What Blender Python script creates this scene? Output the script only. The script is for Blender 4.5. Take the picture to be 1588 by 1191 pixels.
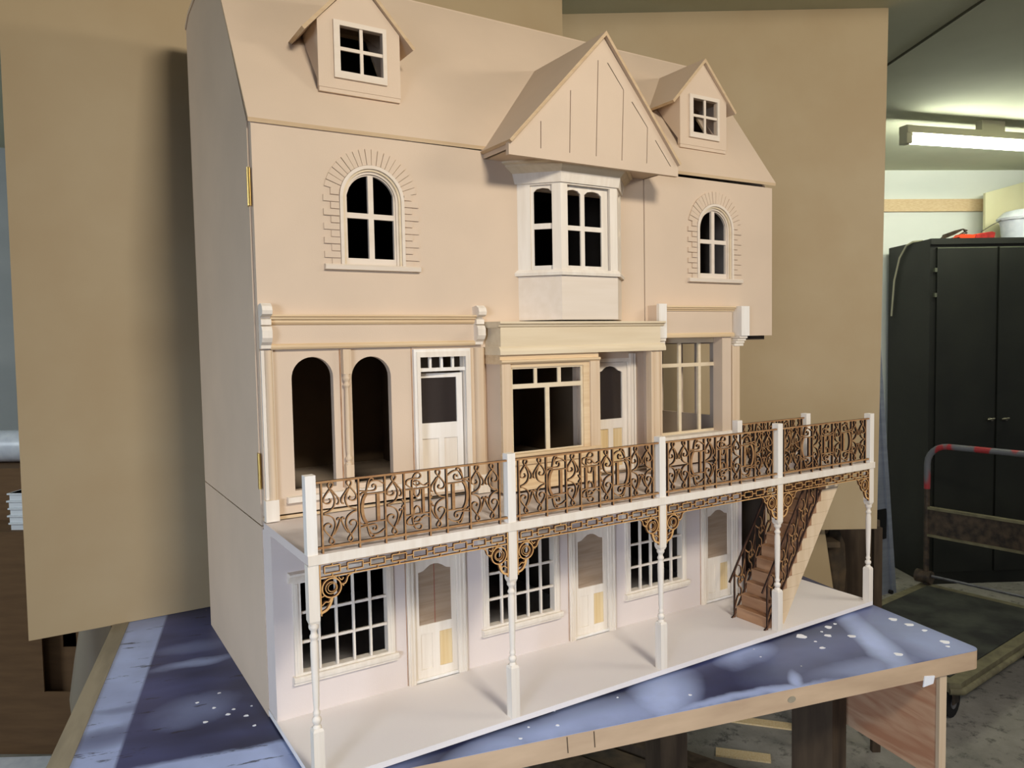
import bpy, bmesh, math, random
from mathutils import Vector, Matrix
from mathutils.geometry import tessellate_polygon
random.seed(7)
PI = math.pi
for o in list(bpy.data.objects): bpy.data.objects.remove(o, do_unlink=True)
sc = bpy.context.scene
COL = sc.collection

# ------------------------------------------------------------------ camera
def aim(yaw, pitch, roll):
    y, p, r = [math.radians(a) for a in (yaw, pitch, roll)]
    f = Vector((math.sin(y)*math.cos(p), math.cos(y)*math.cos(p), math.sin(p)))
    rt = Vector((math.cos(y), -math.sin(y), 0)); up = rt.cross(f)
    r2 = rt*math.cos(r)+up*math.sin(r); u2 = -rt*math.sin(r)+up*math.cos(r)
    return Matrix((r2, u2, -f)).transposed().to_4x4()
cd = bpy.data.cameras.new('camera'); cam = bpy.data.objects.new('camera', cd); COL.objects.link(cam)
cam.matrix_world = Matrix.Translation((-0.3058, -1.2877, 0.6528)) @ aim(31.8523, -3.2709, -1.0675)
cd.sensor_fit = 'HORIZONTAL'; cd.sensor_width = 36.0; cd.lens = 36.0*1177.109/1588.0; cd.clip_start = 0.02
sc.camera = cam

# ------------------------------------------------------------------ world, lights, exposure
w = bpy.data.worlds.new('world'); sc.world = w; w.use_nodes = True
w.node_tree.nodes['Background'].inputs[0].default_value = (0.80, 0.82, 1.0, 1)
w.node_tree.nodes['Background'].inputs[1].default_value = 0.13
def area(name, loc, target, sx, sy, power, col):
    l = bpy.data.lights.new(name, 'AREA'); l.shape = 'RECTANGLE'; l.size = sx; l.size_y = sy
    l.energy = power; l.color = col
    o = bpy.data.objects.new(name, l); COL.objects.link(o)
    o.location = loc; d = Vector(target)-Vector(loc)
    o.rotation_euler = d.to_track_quat('-Z', 'Y').to_euler()
    return o
area('workshop_lamp', (0.24, -2.05, 1.70), (0.6, 0, 0.60), 0.36, 0.25, 37, (1.0, 0.92, 0.80))
area('workshop_lamp_right', (2.7, -1.9, 1.70), (1.5, 0.2, 0.5), 0.8, 0.3, 21, (1.0, 0.93, 0.83))  # added fill that brightens the right board and facade
wl = area('daylight_from_door', (-2.1, -2.3, 0.60), (0.5, 0.0, -0.15), 0.8, 0.8, 7.0, (0.68, 0.79, 1.0)); wl.data.spread = math.radians(55)
area('daylight_left_bay', (-3.2, 1.5, 1.2), (-0.8, 3.2, 0.2), 0.9, 0.9, 45, (0.84, 0.93, 1.0))  # added cool fill that brightens the left back wall
vs = sc.view_settings
vs.view_transform = 'Standard'; vs.look = 'None'; vs.gamma = 1.0; vs.use_curve_mapping = False
vs.exposure = 0.0

# ------------------------------------------------------------------ materials
def lin(c):
    c /= 255.0
    return c/12.92 if c <= 0.04045 else ((c+0.055)/1.055)**2.4
def rgb(r, g, b): return (lin(r), lin(g), lin(b), 1)
def mat(name, ca, cb=None, rough=0.7, scale=(8, 8, 8), bump=0.0, bscale=200, metal=0.0, detail=4, dist=0.0, spec=0.3, lo=0.35, hi=0.65):
    m = bpy.data.materials.new(name); m.use_nodes = True
    nt = m.node_tree; b = nt.nodes['Principled BSDF']
    b.inputs['Roughness'].default_value = rough; b.inputs['Metallic'].default_value = metal
    b.inputs['Specular IOR Level'].default_value = spec
    b.inputs['Base Color'].default_value = ca
    tc = nt.nodes.new('ShaderNodeTexCoord')
    if cb:
        mp = nt.nodes.new('ShaderNodeMapping'); mp.inputs['Scale'].default_value = scale
        nz = nt.nodes.new('ShaderNodeTexNoise'); nz.inputs['Scale'].default_value = 1.0
        nz.inputs['Detail'].default_value = detail; nz.inputs['Distortion'].default_value = dist
        rp = nt.nodes.new('ShaderNodeValToRGB')
        rp.color_ramp.elements[0].color = ca; rp.color_ramp.elements[1].color = cb
        rp.color_ramp.elements[0].position = lo; rp.color_ramp.elements[1].position = hi
        nt.links.new(tc.outputs['Object'], mp.inputs[0]); nt.links.new(mp.outputs[0], nz.inputs['Vector'])
        nt.links.new(nz.outputs['Fac'], rp.inputs[0]); nt.links.new(rp.outputs[0], b.inputs['Base Color'])
    if bump > 0:
        n2 = nt.nodes.new('ShaderNodeTexNoise'); n2.inputs['Scale'].default_value = bscale; n2.inputs['Detail'].default_value = 3
        bp = nt.nodes.new('ShaderNodeBump'); bp.inputs['Strength'].default_value = bump; bp.inputs['Distance'].default_value = 0.002
        nt.links.new(tc.outputs['Object'], n2.inputs['Vector']); nt.links.new(n2.outputs['Fac'], bp.inputs['Height'])
        nt.links.new(bp.outputs[0], b.inputs['Normal'])
    return m
M = {}
M['mdf'] = mat('mdf', rgb(205, 184, 160), rgb(212, 190, 165), 0.75, (5, 5, 5), 0.08, 500)
M['mdf_base'] = mat('mdf_base', rgb(214, 202, 194), rgb(219, 206, 196), 0.75, (5, 5, 5), 0.08, 500)
M['porch'] = mat('porch', rgb(226, 219, 214), rgb(230, 223, 217), 0.7, (5, 5, 5), 0.08, 500)
M['mdf_edge'] = mat('mdf_edge', rgb(200, 175, 140), rgb(190, 162, 126), 0.8, (3, 60, 120))
M['pine'] = mat('pine', rgb(222, 197, 158), rgb(212, 183, 143), 0.65, (4, 90, 140))
M['pine_v'] = mat('pine_v', rgb(216, 194, 164), rgb(206, 180, 148), 0.65, (140, 90, 3))
M['oriel_ply'] = mat('oriel_ply', rgb(222, 208, 190), rgb(217, 202, 182), 0.6, (5, 90, 60))
M['interior_first'] = mat('interior_first', rgb(128, 108, 84), rgb(118, 98, 76), 0.85, (5, 5, 5))  # first-floor rooms: their dimness is put into this brown
M['bass'] = mat('bass', rgb(232, 222, 206), rgb(224, 212, 194), 0.6, (90, 90, 8))
M['door_white'] = mat('door_white', rgb(236, 230, 220), rgb(230, 222, 208), 0.55, (90, 90, 8))
M['panel_wood'] = mat('panel_wood', rgb(222, 200, 156), rgb(212, 184, 134), 0.6, (160, 90, 5))
M['ply'] = mat('ply', rgb(222, 205, 174), rgb(214, 195, 162), 0.65, (5, 90, 60))
M['laser_face'] = mat('laser_face', rgb(172, 132, 88), rgb(148, 106, 68), 0.6, (30, 30, 90))
M['laser_edge'] = mat('laser_edge', rgb(34, 22, 16), rgb(44, 28, 20), 0.8, (60, 60, 60))
M['fret_face'] = mat('fret_face', rgb(216, 172, 112), rgb(200, 150, 92), 0.6, (60, 60, 60))
M['fret_edge'] = mat('fret_edge', rgb(104, 64, 34), rgb(80, 48, 26), 0.7, (60, 60, 60))
M['stair_dark'] = mat('stair_dark', rgb(104, 72, 52), rgb(70, 46, 34), 0.6, (30, 30, 90))
M['stair_wood'] = mat('stair_wood', rgb(176, 138, 104), rgb(150, 110, 78), 0.6, (40, 8, 40))
M['stair_side'] = mat('stair_side', rgb(222, 198, 164), rgb(212, 186, 150), 0.65, (60, 60, 10))
M['interior'] = mat('interior', rgb(74, 62, 50), rgb(66, 55, 45), 0.85, (5, 5, 5))  # shade of the closed rooms put into the colour, so windows look black
M['brass'] = mat('brass', rgb(200, 170, 100), None, 0.3, metal=0.9)
M['film'] = mat('film', rgb(160, 140, 118), rgb(146, 124, 100), 0.35, (10, 10, 120), dist=0.5)
M['redline'] = mat('redline', rgb(150, 84, 66), None, 0.5)
M['board'] = mat('board', rgb(185, 165, 130), rgb(180, 158, 122), 0.5, (4, 4, 4), 0.05, 800, spec=0.25)
M['board_edge'] = mat('board_edge', rgb(196, 172, 130), None, 0.8)
M['cardboard'] = mat('cardboard', rgb(118, 90, 62), rgb(106, 80, 55), 0.85, (6, 6, 40))
M['white_plastic'] = mat('white_plastic', rgb(226, 230, 236), rgb(205, 210, 220), 0.3, (20, 20, 20))
M['foam'] = mat('foam', rgb(236, 240, 244), None, 0.8)
M['wall_white'] = mat('wall_white', rgb(232, 234, 226), rgb(222, 226, 218), 0.85, (1, 1, 3))
M['wall_grey'] = mat('wall_grey', rgb(186, 190, 190), rgb(172, 177, 178), 0.85, (1, 1, 3))
M['ceiling'] = mat('ceiling', rgb(205, 207, 182), rgb(190, 192, 168), 0.9, (1.5, 1.5, 1.5))
M['crack'] = mat('crack', rgb(80, 80, 64), None, 0.9)
M['cabinet'] = mat('cabinet', rgb(36, 37, 31), rgb(28, 29, 25), 0.5, (3, 3, 3), spec=0.3)
M['cab_edge'] = mat('cab_edge', rgb(92, 94, 78), None, 0.5)
M['steel_dark'] = mat('steel_dark', rgb(52, 46, 40), rgb(86, 72, 58), 0.5, (30, 30, 30), metal=0.2)
M['steel_grey'] = mat('steel_grey', rgb(120, 120, 122), rgb(96, 94, 96), 0.4, (30, 30, 30), metal=0.3)
M['alu'] = mat('alu', rgb(146, 152, 164), rgb(132, 138, 150), 0.45, (2, 2, 30), metal=0.2)
M['black'] = mat('black', rgb(20, 20, 20), None, 0.5)
M['red'] = mat('red', rgb(176, 48, 44), rgb(140, 40, 36), 0.4, (40, 40, 40))
M['orange'] = mat('orange', rgb(226, 74, 36), None, 0.4)
M['rubber'] = mat('rubber', rgb(28, 27, 26), None, 0.8)
M['mat_dark'] = mat('mat_dark', rgb(66, 68, 60), rgb(38, 38, 36), 0.85, (6, 6, 6), 0.3, 60)
M['trolley_rim'] = mat('trolley_rim', rgb(120, 114, 86), rgb(96, 90, 68), 0.7, (20, 20, 20))
M['lamp_white'] = mat('lamp_white', rgb(176, 172, 146), None, 0.5)
M['cream'] = mat('cream', rgb(222, 218, 180), rgb(214, 208, 168), 0.7, (4, 4, 4))
M['raw_wood'] = mat('raw_wood', rgb(222, 182, 146), rgb(192, 138, 104), 0.75, (6, 6, 40), dist=0.6)
M['bench_edge'] = mat('bench_edge', rgb(205, 178, 146), rgb(176, 150, 122), 0.75, (7, 7, 30), lo=0.25, hi=0.8)
M['dark_wood'] = mat('dark_wood', rgb(62, 50, 38), rgb(84, 70, 54), 0.8, (30, 30, 5))
M['bench_batten'] = mat('bench_batten', rgb(158, 148, 126), rgb(132, 124, 106), 0.7, (30, 5, 30))
M['junk'] = mat('junk', rgb(98, 82, 62), rgb(56, 50, 42), 0.8, (12, 12, 12))
M['paint_white'] = mat('paint_white', rgb(240, 242, 246), None, 0.4)
M['knob'] = mat('knob', rgb(130, 126, 110), None, 0.35, metal=0.8)

def glass(name, tint, alpha, rough=0.1):
    m = bpy.data.materials.new(name); m.use_nodes = True; nt = m.node_tree
    b = nt.nodes['Principled BSDF']; out = nt.nodes['Material Output']
    b.inputs['Base Color'].default_value = tint; b.inputs['Roughness'].default_value = rough
    tr = nt.nodes.new('ShaderNodeBsdfTransparent'); mx = nt.nodes.new('ShaderNodeMixShader')
    mx.inputs[0].default_value = alpha
    nt.links.new(tr.outputs[0], mx.inputs[1]); nt.links.new(b.outputs[0], mx.inputs[2]); nt.links.new(mx.outputs[0], out.inputs[0])
    return m
M['glass'] = glass('clear_acrylic', rgb(70, 62, 58), 0.35)
M['bag'] = glass('plastic_film', rgb(190, 182, 165), 0.45, 0.35)

def emit(name, col, s):
    m = bpy.data.materials.new(name); m.use_nodes = True; nt = m.node_tree
    e = nt.nodes.new('ShaderNodeEmission'); e.inputs[0].default_value = col; e.inputs[1].default_value = s
    nt.links.new(e.outputs[0], nt.nodes['Material Output'].inputs[0]); return m
M['tube'] = emit('tube_glow', (0.96, 1.0, 0.84, 1), 52)

# striped red/grey paint of the trolley handle
def stripe_mat():
    m = mat('handle_stripes', rgb(112, 108, 104), None, 0.4)
    nt = m.node_tree; b = nt.nodes['Principled BSDF']
    tc = nt.nodes.new('ShaderNodeTexCoord'); mp = nt.nodes.new('ShaderNodeMapping'); mp.inputs['Scale'].default_value = (3, 9, 3)
    mp.inputs['Location'].default_value = (0, 0.35, 0)
    nz = nt.nodes.new('ShaderNodeTexNoise'); nz.inputs['Scale'].default_value = 1.3; nz.inputs['Detail'].default_value = 2
    rp = nt.nodes.new('ShaderNodeValToRGB'); rp.color_ramp.elements[0].position = 0.47; rp.color_ramp.elements[1].position = 0.53
    rp.color_ramp.elements[0].color = rgb(104, 104, 106); rp.color_ramp.elements[1].color = rgb(158, 52, 54)
    nt.links.new(tc.outputs['Object'], mp.inputs[0]); nt.links.new(mp.outputs[0], nz.inputs['Vector'])
    nt.links.new(nz.outputs['Fac'], rp.inputs[0]); nt.links.new(rp.outputs[0], b.inputs['Base Color'])
    return m
M['stripes'] = stripe_mat()

# node maths helper for the bench top and floor
class NT:
    def __init__(s, m): s.nt = m.node_tree
    def n(s, t, **k):
        nd = s.nt.nodes.new(t)
        for a, b in k.items(): setattr(nd, a, b)
        return nd
    def math(s, op, a, b=None, clamp=False):
        nd = s.n('ShaderNodeMath', operation=op, use_clamp=clamp)
        for i, v in enumerate((a, b)):
            if v is None: continue
            if isinstance(v, (int, float)): nd.inputs[i].default_value = v
            else: s.nt.links.new(v, nd.inputs[i])
        return nd.outputs[0]
    def step(s, x, e, soft):   # 0 below e, 1 above
        return s.math('DIVIDE', s.math('SUBTRACT', x, e-soft/2), soft, True)
    def mix(s, f, a, b):
        nd = s.n('ShaderNodeMix', data_type='RGBA')
        s.nt.links.new(f, nd.inputs['Factor'])
        for sock, v in ((nd.inputs['A'], a), (nd.inputs['B'], b)):
            if isinstance(v, tuple): sock.default_value = v
            else: s.nt.links.new(v, sock)
        return nd.outputs['Result']
def bench_mat():
    # black bench top with pale blue overspray bands and splinters; coordinates are the bench's own (u along front, v to the back)
    m = mat('bench_top', rgb(40, 42, 58), None, 0.42, spec=0.5)
    t = NT(m); nt = m.node_tree; b = nt.nodes['Principled BSDF']
    tc = t.n('ShaderNodeTexCoord'); sep = t.n('ShaderNodeSeparateXYZ'); nt.links.new(tc.outputs['Object'], sep.inputs[0])
    nz = t.n('ShaderNodeTexNoise'); nz.inputs['Scale'].default_value = 6; nz.inputs['Detail'].default_value = 6
    nt.links.new(tc.outputs['Object'], nz.inputs['Vector'])
    n2 = t.n('ShaderNodeTexNoise'); n2.inputs['Scale'].default_value = 2.6; n2.inputs['Detail'].default_value = 3
    mp = t.n('ShaderNodeMapping'); mp.inputs['Scale'].default_value = (1, 2.2, 1); mp.inputs['Rotation'].default_value = (0, 0, 0.5)
    nt.links.new(tc.outputs['Object'], mp.inputs[0]); nt.links.new(mp.outputs[0], n2.inputs['Vector'])
    wob = t.math('MULTIPLY', t.math('SUBTRACT', nz.outputs['Fac'], 0.5), 0.085)
    u = t.math('ADD', sep.outputs[0], wob); v = t.math('ADD', sep.outputs[1], wob)
    A = t.math('SUBTRACT', 1.0, t.step(t.math('SUBTRACT', sep.outputs[0], t.math('MULTIPLY', sep.outputs[1], 0.02)), 0.062, 0.006), True)
    mask = t.math('MULTIPLY', A, 0.92)
    Bm = t.math('MULTIPLY', t.math('SUBTRACT', 1.0, t.step(v, 0.150, 0.015)), t.math('SUBTRACT', 1.0, t.step(u, 0.42, 0.25)))
    Bm = t.math('MULTIPLY', Bm, t.step(u, 0.062, 0.01))
    mask = t.math('MAXIMUM', mask, t.math('MULTIPLY', Bm, 1.0))
    def blob(cu, cv, ru, rv, ang, k, soft=0.9):
        c, s_ = math.cos(math.radians(ang)), math.sin(math.radians(ang))
        du = t.math('SUBTRACT', u, cu); dv = t.math('SUBTRACT', v, cv)
        p_ = t.math('DIVIDE', t.math('ADD', t.math('MULTIPLY', du, c), t.math('MULTIPLY', dv, s_)), ru)
        q_ = t.math('DIVIDE', t.math('SUBTRACT', t.math('MULTIPLY', dv, c), t.math('MULTIPLY', du, s_)), rv)
        r_ = t.math('ADD', t.math('MULTIPLY', p_, p_), t.math('MULTIPLY', q_, q_))
        return t.math('MULTIPLY', t.math('SUBTRACT', 1.0, t.step(r_, 1.0, soft*2)), k)
    for args in ((.155, .53, .07, .018, 10, .75), (.16, .31, .06, .05, 20, .40), (.15, .62, .06, .03, 0, .25), (.62, 0.0, .09, .035, 20, .85), (.80, .030, .17, .045, 4, .85), (.965, .070, .075, .050, 38, 1.1),
                 (1.20, .145, .075, .035, 20, .85), (1.33, .12, .17, .06, 18, .32), (1.495, .125, .16, .033, 66, 1.0), (1.60, .10, .08, .16, 0, .50), (1.10, .012, .17, .014, -2, 1.0), (1.22, .03, .035, .012, 60, .9), (1.37, .03, .12, .03, 0, .45)):
        mask = t.math('MAXIMUM', mask, blob(*args))
    dk = t.math('MAXIMUM', blob(.035, .27, .06, .035, 10, .65), blob(.05, .36, .05, .012, -15, .4))
    mask = t.math('MULTIPLY', mask, t.math('SUBTRACT', 1.0, dk))
    sc_ = t.math('ADD', 0.78, t.math('MULTIPLY', t.math('SUBTRACT', nz.outputs['Fac'], 0.5), 1.2))
    mask = t.math('MULTIPLY', mask, sc_, True)
    base = t.mix(t.step(n2.outputs['Fac'], 0.52, 0.40), rgb(28, 32, 58), rgb(78, 86, 136))
    colr = t.mix(mask, base, rgb(178, 196, 240))
    # thin scratches, in the strip only
    n3 = t.n('ShaderNodeTexNoise'); n3.inputs['Scale'].default_value = 9; n3.inputs['Detail'].default_value = 8; n3.inputs['Roughness'].default_value = 0.7
    m3 = t.n('ShaderNodeMapping'); m3.inputs['Scale'].default_value = (1, 5, 1); m3.inputs['Rotation'].default_value = (0, 0, 0.35)
    nt.links.new(tc.outputs['Object'], m3.inputs[0]); nt.links.new(m3.outputs[0], n3.inputs['Vector'])
    scr = t.math('MULTIPLY', t.math('SUBTRACT', 1.0, t.step(n3.outputs['Fac'], 0.37, 0.03)), t.math('SUBTRACT', 1.0, t.step(u, 0.42, 0.1)))
    colr = t.mix(t.math('MULTIPLY', scr, 0.8), colr, rgb(26, 26, 34))
    vo = t.n('ShaderNodeTexVoronoi'); vo.inputs['Scale'].default_value = 30
    nt.links.new(tc.outputs['Object'], vo.inputs['Vector'])
    vs_ = t.n('ShaderNodeSeparateColor'); nt.links.new(vo.outputs['Color'], vs_.inputs[0])
    dots = t.math('MULTIPLY', t.math('SUBTRACT', 1.0, t.step(vo.outputs['Distance'], 0.05, 0.02)), t.step(vs_.outputs[0], 0.86, 0.01))
    colr = t.mix(dots, colr, rgb(226, 222, 214))
    nt.links.new(colr, b.inputs['Base Color'])
    nt.links.new(t.math('ADD', 0.30, t.math('MULTIPLY', nz.outputs['Fac'], 0.3)), b.inputs['Roughness'])
    return m
M['bench_top'] = bench_mat()
def floor_mat():
    m = mat('concrete', rgb(130, 126, 116), None, 0.85)
    t = NT(m); nt = m.node_tree; b = nt.nodes['Principled BSDF']
    tc = t.n('ShaderNodeTexCoord')
    a = t.n('ShaderNodeTexNoise'); a.inputs['Scale'].default_value = 2.2; a.inputs['Detail'].default_value = 8; a.inputs['Roughness'].default_value = 0.7
    c = t.n('ShaderNodeTexNoise'); c.inputs['Scale'].default_value = 16; c.inputs['Detail'].default_value = 6; c.inputs['Roughness'].default_value = 0.75
    for x in (a, c): nt.links.new(tc.outputs['Object'], x.inputs['Vector'])
    k = t.mix(t.step(a.outputs['Fac'], 0.5, 0.3), rgb(120, 117, 108), rgb(156, 151, 140))
    k = t.mix(t.math('MULTIPLY', t.step(c.outputs['Fac'], 0.60, 0.12), 0.8), k, rgb(64, 62, 58))
    nt.links.new(k, b.inputs['Base Color'])
    bp = t.n('ShaderNodeBump'); bp.inputs['Strength'].default_value = 0.5; bp.inputs['Distance'].default_value = 0.01
    nt.links.new(c.outputs['Fac'], bp.inputs['Height']); nt.links.new(bp.outputs[0], b.inputs['Normal'])
    return m
M['floor'] = floor_mat()

# ------------------------------------------------------------------ mesh helpers
class MB:
    def __init__(s): s.v = []; s.f = []; s.m = []
    def add(s, vs_, fs, mi=0):
        n = len(s.v); s.v += [tuple(p) for p in vs_]
        for i, f in enumerate(fs):
            s.f.append([n+k for k in f]); s.m.append(mi[i] if isinstance(mi, list) else mi)
        return s
    def box(s, x0, x1, y0, y1, z0, z1, mi=0, side=None):
        vs_ = [(x0, y0, z0), (x1, y0, z0), (x1, y1, z0), (x0, y1, z0), (x0, y0, z1), (x1, y0, z1), (x1, y1, z1), (x0, y1, z1)]
        fs = [(0, 3, 2, 1), (4, 5, 6, 7), (0, 1, 5, 4), (2, 3, 7, 6), (1, 2, 6, 5), (3, 0, 4, 7)]
        if side is None: return s.add(vs_, fs, mi)
        return s.add(vs_, fs, [side, side, mi, mi, side, side])
    def prism(s, poly, fa, fb, mi=0, side=None):
        """poly 2D; fa/fb map (a,b)->3D for the two caps"""
        n = len(poly); A = [fa(*p) for p in poly]; B = [fb(*p) for p in poly]
        tri = tessellate_polygon([[Vector((p[0], p[1], 0)) for p in poly]])
        fs = [tuple(t) for t in tri]+[tuple(n+k for k in reversed(t)) for t in tri]
        ms = [mi]*len(fs)
        for i in range(n):
            fs.append((i, (i+1) % n, n+(i+1) % n, n+i)); ms.append(mi if side is None else side)
        return s.add(A+B, fs, ms)
    def plate(s, outer, holes, fa, fb, mi=0, side=None):
        loops = [outer]+list(holes); flat = [p for l in loops for p in l]
        tri = tessellate_polygon([[Vector((p[0], p[1], 0)) for p in l] for l in loops])
        n = len(flat); A = [fa(*p) for p in flat]; B = [fb(*p) for p in flat]
        fs = [tuple(t) for t in tri]+[tuple(n+k for k in reversed(t)) for t in tri]
        ms = [mi]*len(fs); o = 0
        for l in loops:
            k = len(l)
            for i in range(k):
                a = o+i; b = o+(i+1) % k
                fs.append((a, b, n+b, n+a)); ms.append(mi if side is None else side)
            o += k
        return s.add(A+B, fs, ms)
    def lathe(s, prof, cx, cy, seg=12, mi=0):
        vs_ = []; fs = []
        for r, z in prof:
            for i in range(seg):
                a = 2*PI*i/seg; vs_.append((cx+r*math.cos(a), cy+r*math.sin(a), z))
        for j in range(len(prof)-1):
            for i in range(seg):
                k = (i+1) % seg; fs.append((j*seg+i, j*seg+k, (j+1)*seg+k, (j+1)*seg+i))
        fs.append(tuple(range(seg-1, -1, -1))); fs.append(tuple((len(prof)-1)*seg+i for i in range(seg)))
        return s.add(vs_, fs, mi)
    def tube(s, pts, r, seg=8, mi=0, closed=False):
        pts = [Vector(p) for p in pts]; n = len(pts); vs_ = []; fs = []
        prev = None
        for i, p in enumerate(pts):
            a = pts[(i-1) % n] if (i > 0 or closed) else p; b = pts[(i+1) % n] if (i < n-1 or closed) else p
            t = (b-a).normalized()
            if prev is None: u = t.orthogonal().normalized()
            else: u = (prev-t*prev.dot(t)).normalized()
            prev = u; w_ = t.cross(u)
            for k in range(seg):
                q = 2*PI*k/seg; vs_.append(p+u*r*math.cos(q)+w_*r*math.sin(q))
        m_ = n if closed else n-1
        for i in range(m_):
            j = (i+1) % n
            for k in range(seg):
                l = (k+1) % seg; fs.append((i*seg+k, i*seg+l, j*seg+l, j*seg+k))
        if not closed:
            fs.append(tuple(range(seg-1, -1, -1))); fs.append(tuple((n-1)*seg+k for k in range(seg)))
        return s.add(vs_, fs, mi)
    def ribbon(s, pts, wd, y0, y1, mi=0, side=1, f=lambda a, y, b: (a, y, b)):
        """flat laser-cut stroke in the XZ plane, thickness y0..y1"""
        n = len(pts); L = []; R = []
        for i, p in enumerate(pts):
            a = pts[max(0, i-1)]; b = pts[min(n-1, i+1)]
            dx, dz = b[0]-a[0], b[1]-a[1]; l = math.hypot(dx, dz) or 1
            ww = wd(i/(n-1)) if callable(wd) else wd
            nx, nz = -dz/l*ww/2, dx/l*ww/2
            L.append((p[0]+nx, p[1]+nz)); R.append((p[0]-nx, p[1]-nz))
        vs_ = []
        for (a, b) in zip(L, R): vs_ += [f(a[0], y0, a[1]), f(b[0], y0, b[1]), f(a[0], y1, a[1]), f(b[0], y1, b[1])]
        fs = []; ms = []
        for i in range(n-1):
            k = 4*i; j = k+4
            for q, m_ in (((k, k+1, j+1, j), mi), ((k+2, j+2, j+3, k+3), mi), ((k, j, j+2, k+2), side), ((k+1, k+3, j+3, j+1), side)):
                fs.append(q); ms.append(m_)
        fs.append((0, 2, 3, 1)); ms.append(side); e = 4*(n-1); fs.append((e, e+1, e+3, e+2)); ms.append(side)
        return s.add(vs_, fs, ms)
    def mesh(s, name, mats, smooth=None):
        me = bpy.data.meshes.new(name); me.from_pydata(s.v, [], s.f)
        mats = mats if isinstance(mats, (list, tuple)) else [mats]
        for m_ in mats: me.materials.append(M[m_])
        me.polygons.foreach_set('material_index', s.m)
        bm = bmesh.new(); bm.from_mesh(me); bmesh.ops.recalc_face_normals(bm, faces=bm.faces); bm.to_mesh(me); bm.free()
        if smooth:
            me.polygons.foreach_set('use_smooth', [True]*len(me.polygons))
            me.set_sharp_from_angle(angle=math.radians(smooth))
        me.update(); return me

def link(name, me, parent=None, loc=(0, 0, 0), rot=(0, 0, 0), label=None, cat=None, group=None, kind=None, world=False):
    o = bpy.data.objects.new(name, me); COL.objects.link(o)
    o.location = loc; o.rotation_euler = rot
    if parent is not None:
        o.parent = parent
        if world: o.matrix_parent_inverse = Matrix.Translation(-Vector(parent.location))
    if label: o['label'] = label
    if cat: o['category'] = cat
    if group: o['group'] = group
    if kind: o['kind'] = kind
    return o
def mk(name, mb, mats, parent=None, smooth=None, **k): return link(name, mb.mesh(name, mats, smooth), parent, **k)
def empty(name, loc, rz=0, label=None, cat=None, group=None): return link(name, None, None, loc, (0, 0, rz), label, cat, group)
def child(name, me, parent, loc=(0, 0, 0), rot=(0, 0, 0), label=None): return link(name, me, parent, loc, rot, label)

def F(y): return lambda a, b: (a, y, b)          # XZ plane at y
def Fx(x): return lambda a, b: (x, a, b)         # YZ plane at x
def Fz(z): return lambda a, b: (a, b, z)
def rect(x0, x1, z0, z1): return [(x0, z0), (x1, z0), (x1, z1), (x0, z1)]
def arch(x0, x1, z0, zs, n=14, ztop=None):
    cx = (x0+x1)/2; r = (x1-x0)/2; h = (ztop-zs) if ztop else r
    return [(x0, z0), (x1, z0)]+[(cx+r*math.cos(PI*i/n), zs+h*math.sin(PI*i/n)) for i in range(n+1)]
def profile_x(prof, x0, x1):   # prof (y,z) extruded along X
    return MB().prism(prof, Fx(x0), Fx(x1))
def moulding(y0, zb, steps):   # steps: list of (protrusion, z) going up, from wall y0
    return [(y0, zb)]+[(y0-p, z) for p, z in steps]+[(y0, steps[-1][1])]

# ================================================================== setting: floor, walls, ceiling
ZF = -0.90
mk('floor', MB().box(-6, 9, -5, 9, ZF-0.1, ZF), 'floor', kind='structure', label='dusty grey concrete workshop floor')
def slabwall(name, a, b, z0, z1, th, m_, **k):
    a = Vector((a[0], a[1], 0)); b = Vector((b[0], b[1], 0)); d = (b-a).normalized(); n = Vector((-d.y, d.x, 0))
    q = [a, b, b+n*th, a+n*th]
    return mk(name, MB().prism([(p.x, p.y) for p in q], Fz(z0), Fz(z1)), m_, **k)
mk('ceiling', MB().box(-6, 9, -0.55, 9, 1.745, 1.845), 'ceiling', kind='structure', label='low greenish grey ceiling')
slabwall('wall_back', (0.9, 3.66), (8.5, -0.29), ZF, 1.745, 0.1, 'wall_white', kind='structure', label='white wall behind the dark metal cabinet')
slabwall('wall_left', (-5.0, 3.7), (0.9, 3.7), ZF, 1.745, 0.1, 'wall_grey', kind='structure', label='pale grey wall behind the left board')
# joint in the ceiling boards
t_ = MB()
t_.tube([(2.21, -0.25, 1.743), (2.52, 0.30, 1.743), (2.83, 0.85, 1.743)], 0.006, 5)
mk('trim_1', t_, 'crack', kind='structure', label='dark joint running across the ceiling')
# timber rail on the back wall
wd = Vector((7.6, -3.95, 0)).normalized(); wn = Vector((-wd.y, wd.x, 0))
ra = Vector((0.9, 3.66, 0))+wd*3.2-wn*0.02; rb = Vector((0.9, 3.66, 0))+wd*7.0-wn*0.02
slabwall('trim_2', (ra.x, ra.y), (rb.x, rb.y), 1.468, 1.550, 0.018, 'pine', kind='structure', label='yellow pine rail fixed along the white wall')

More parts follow.
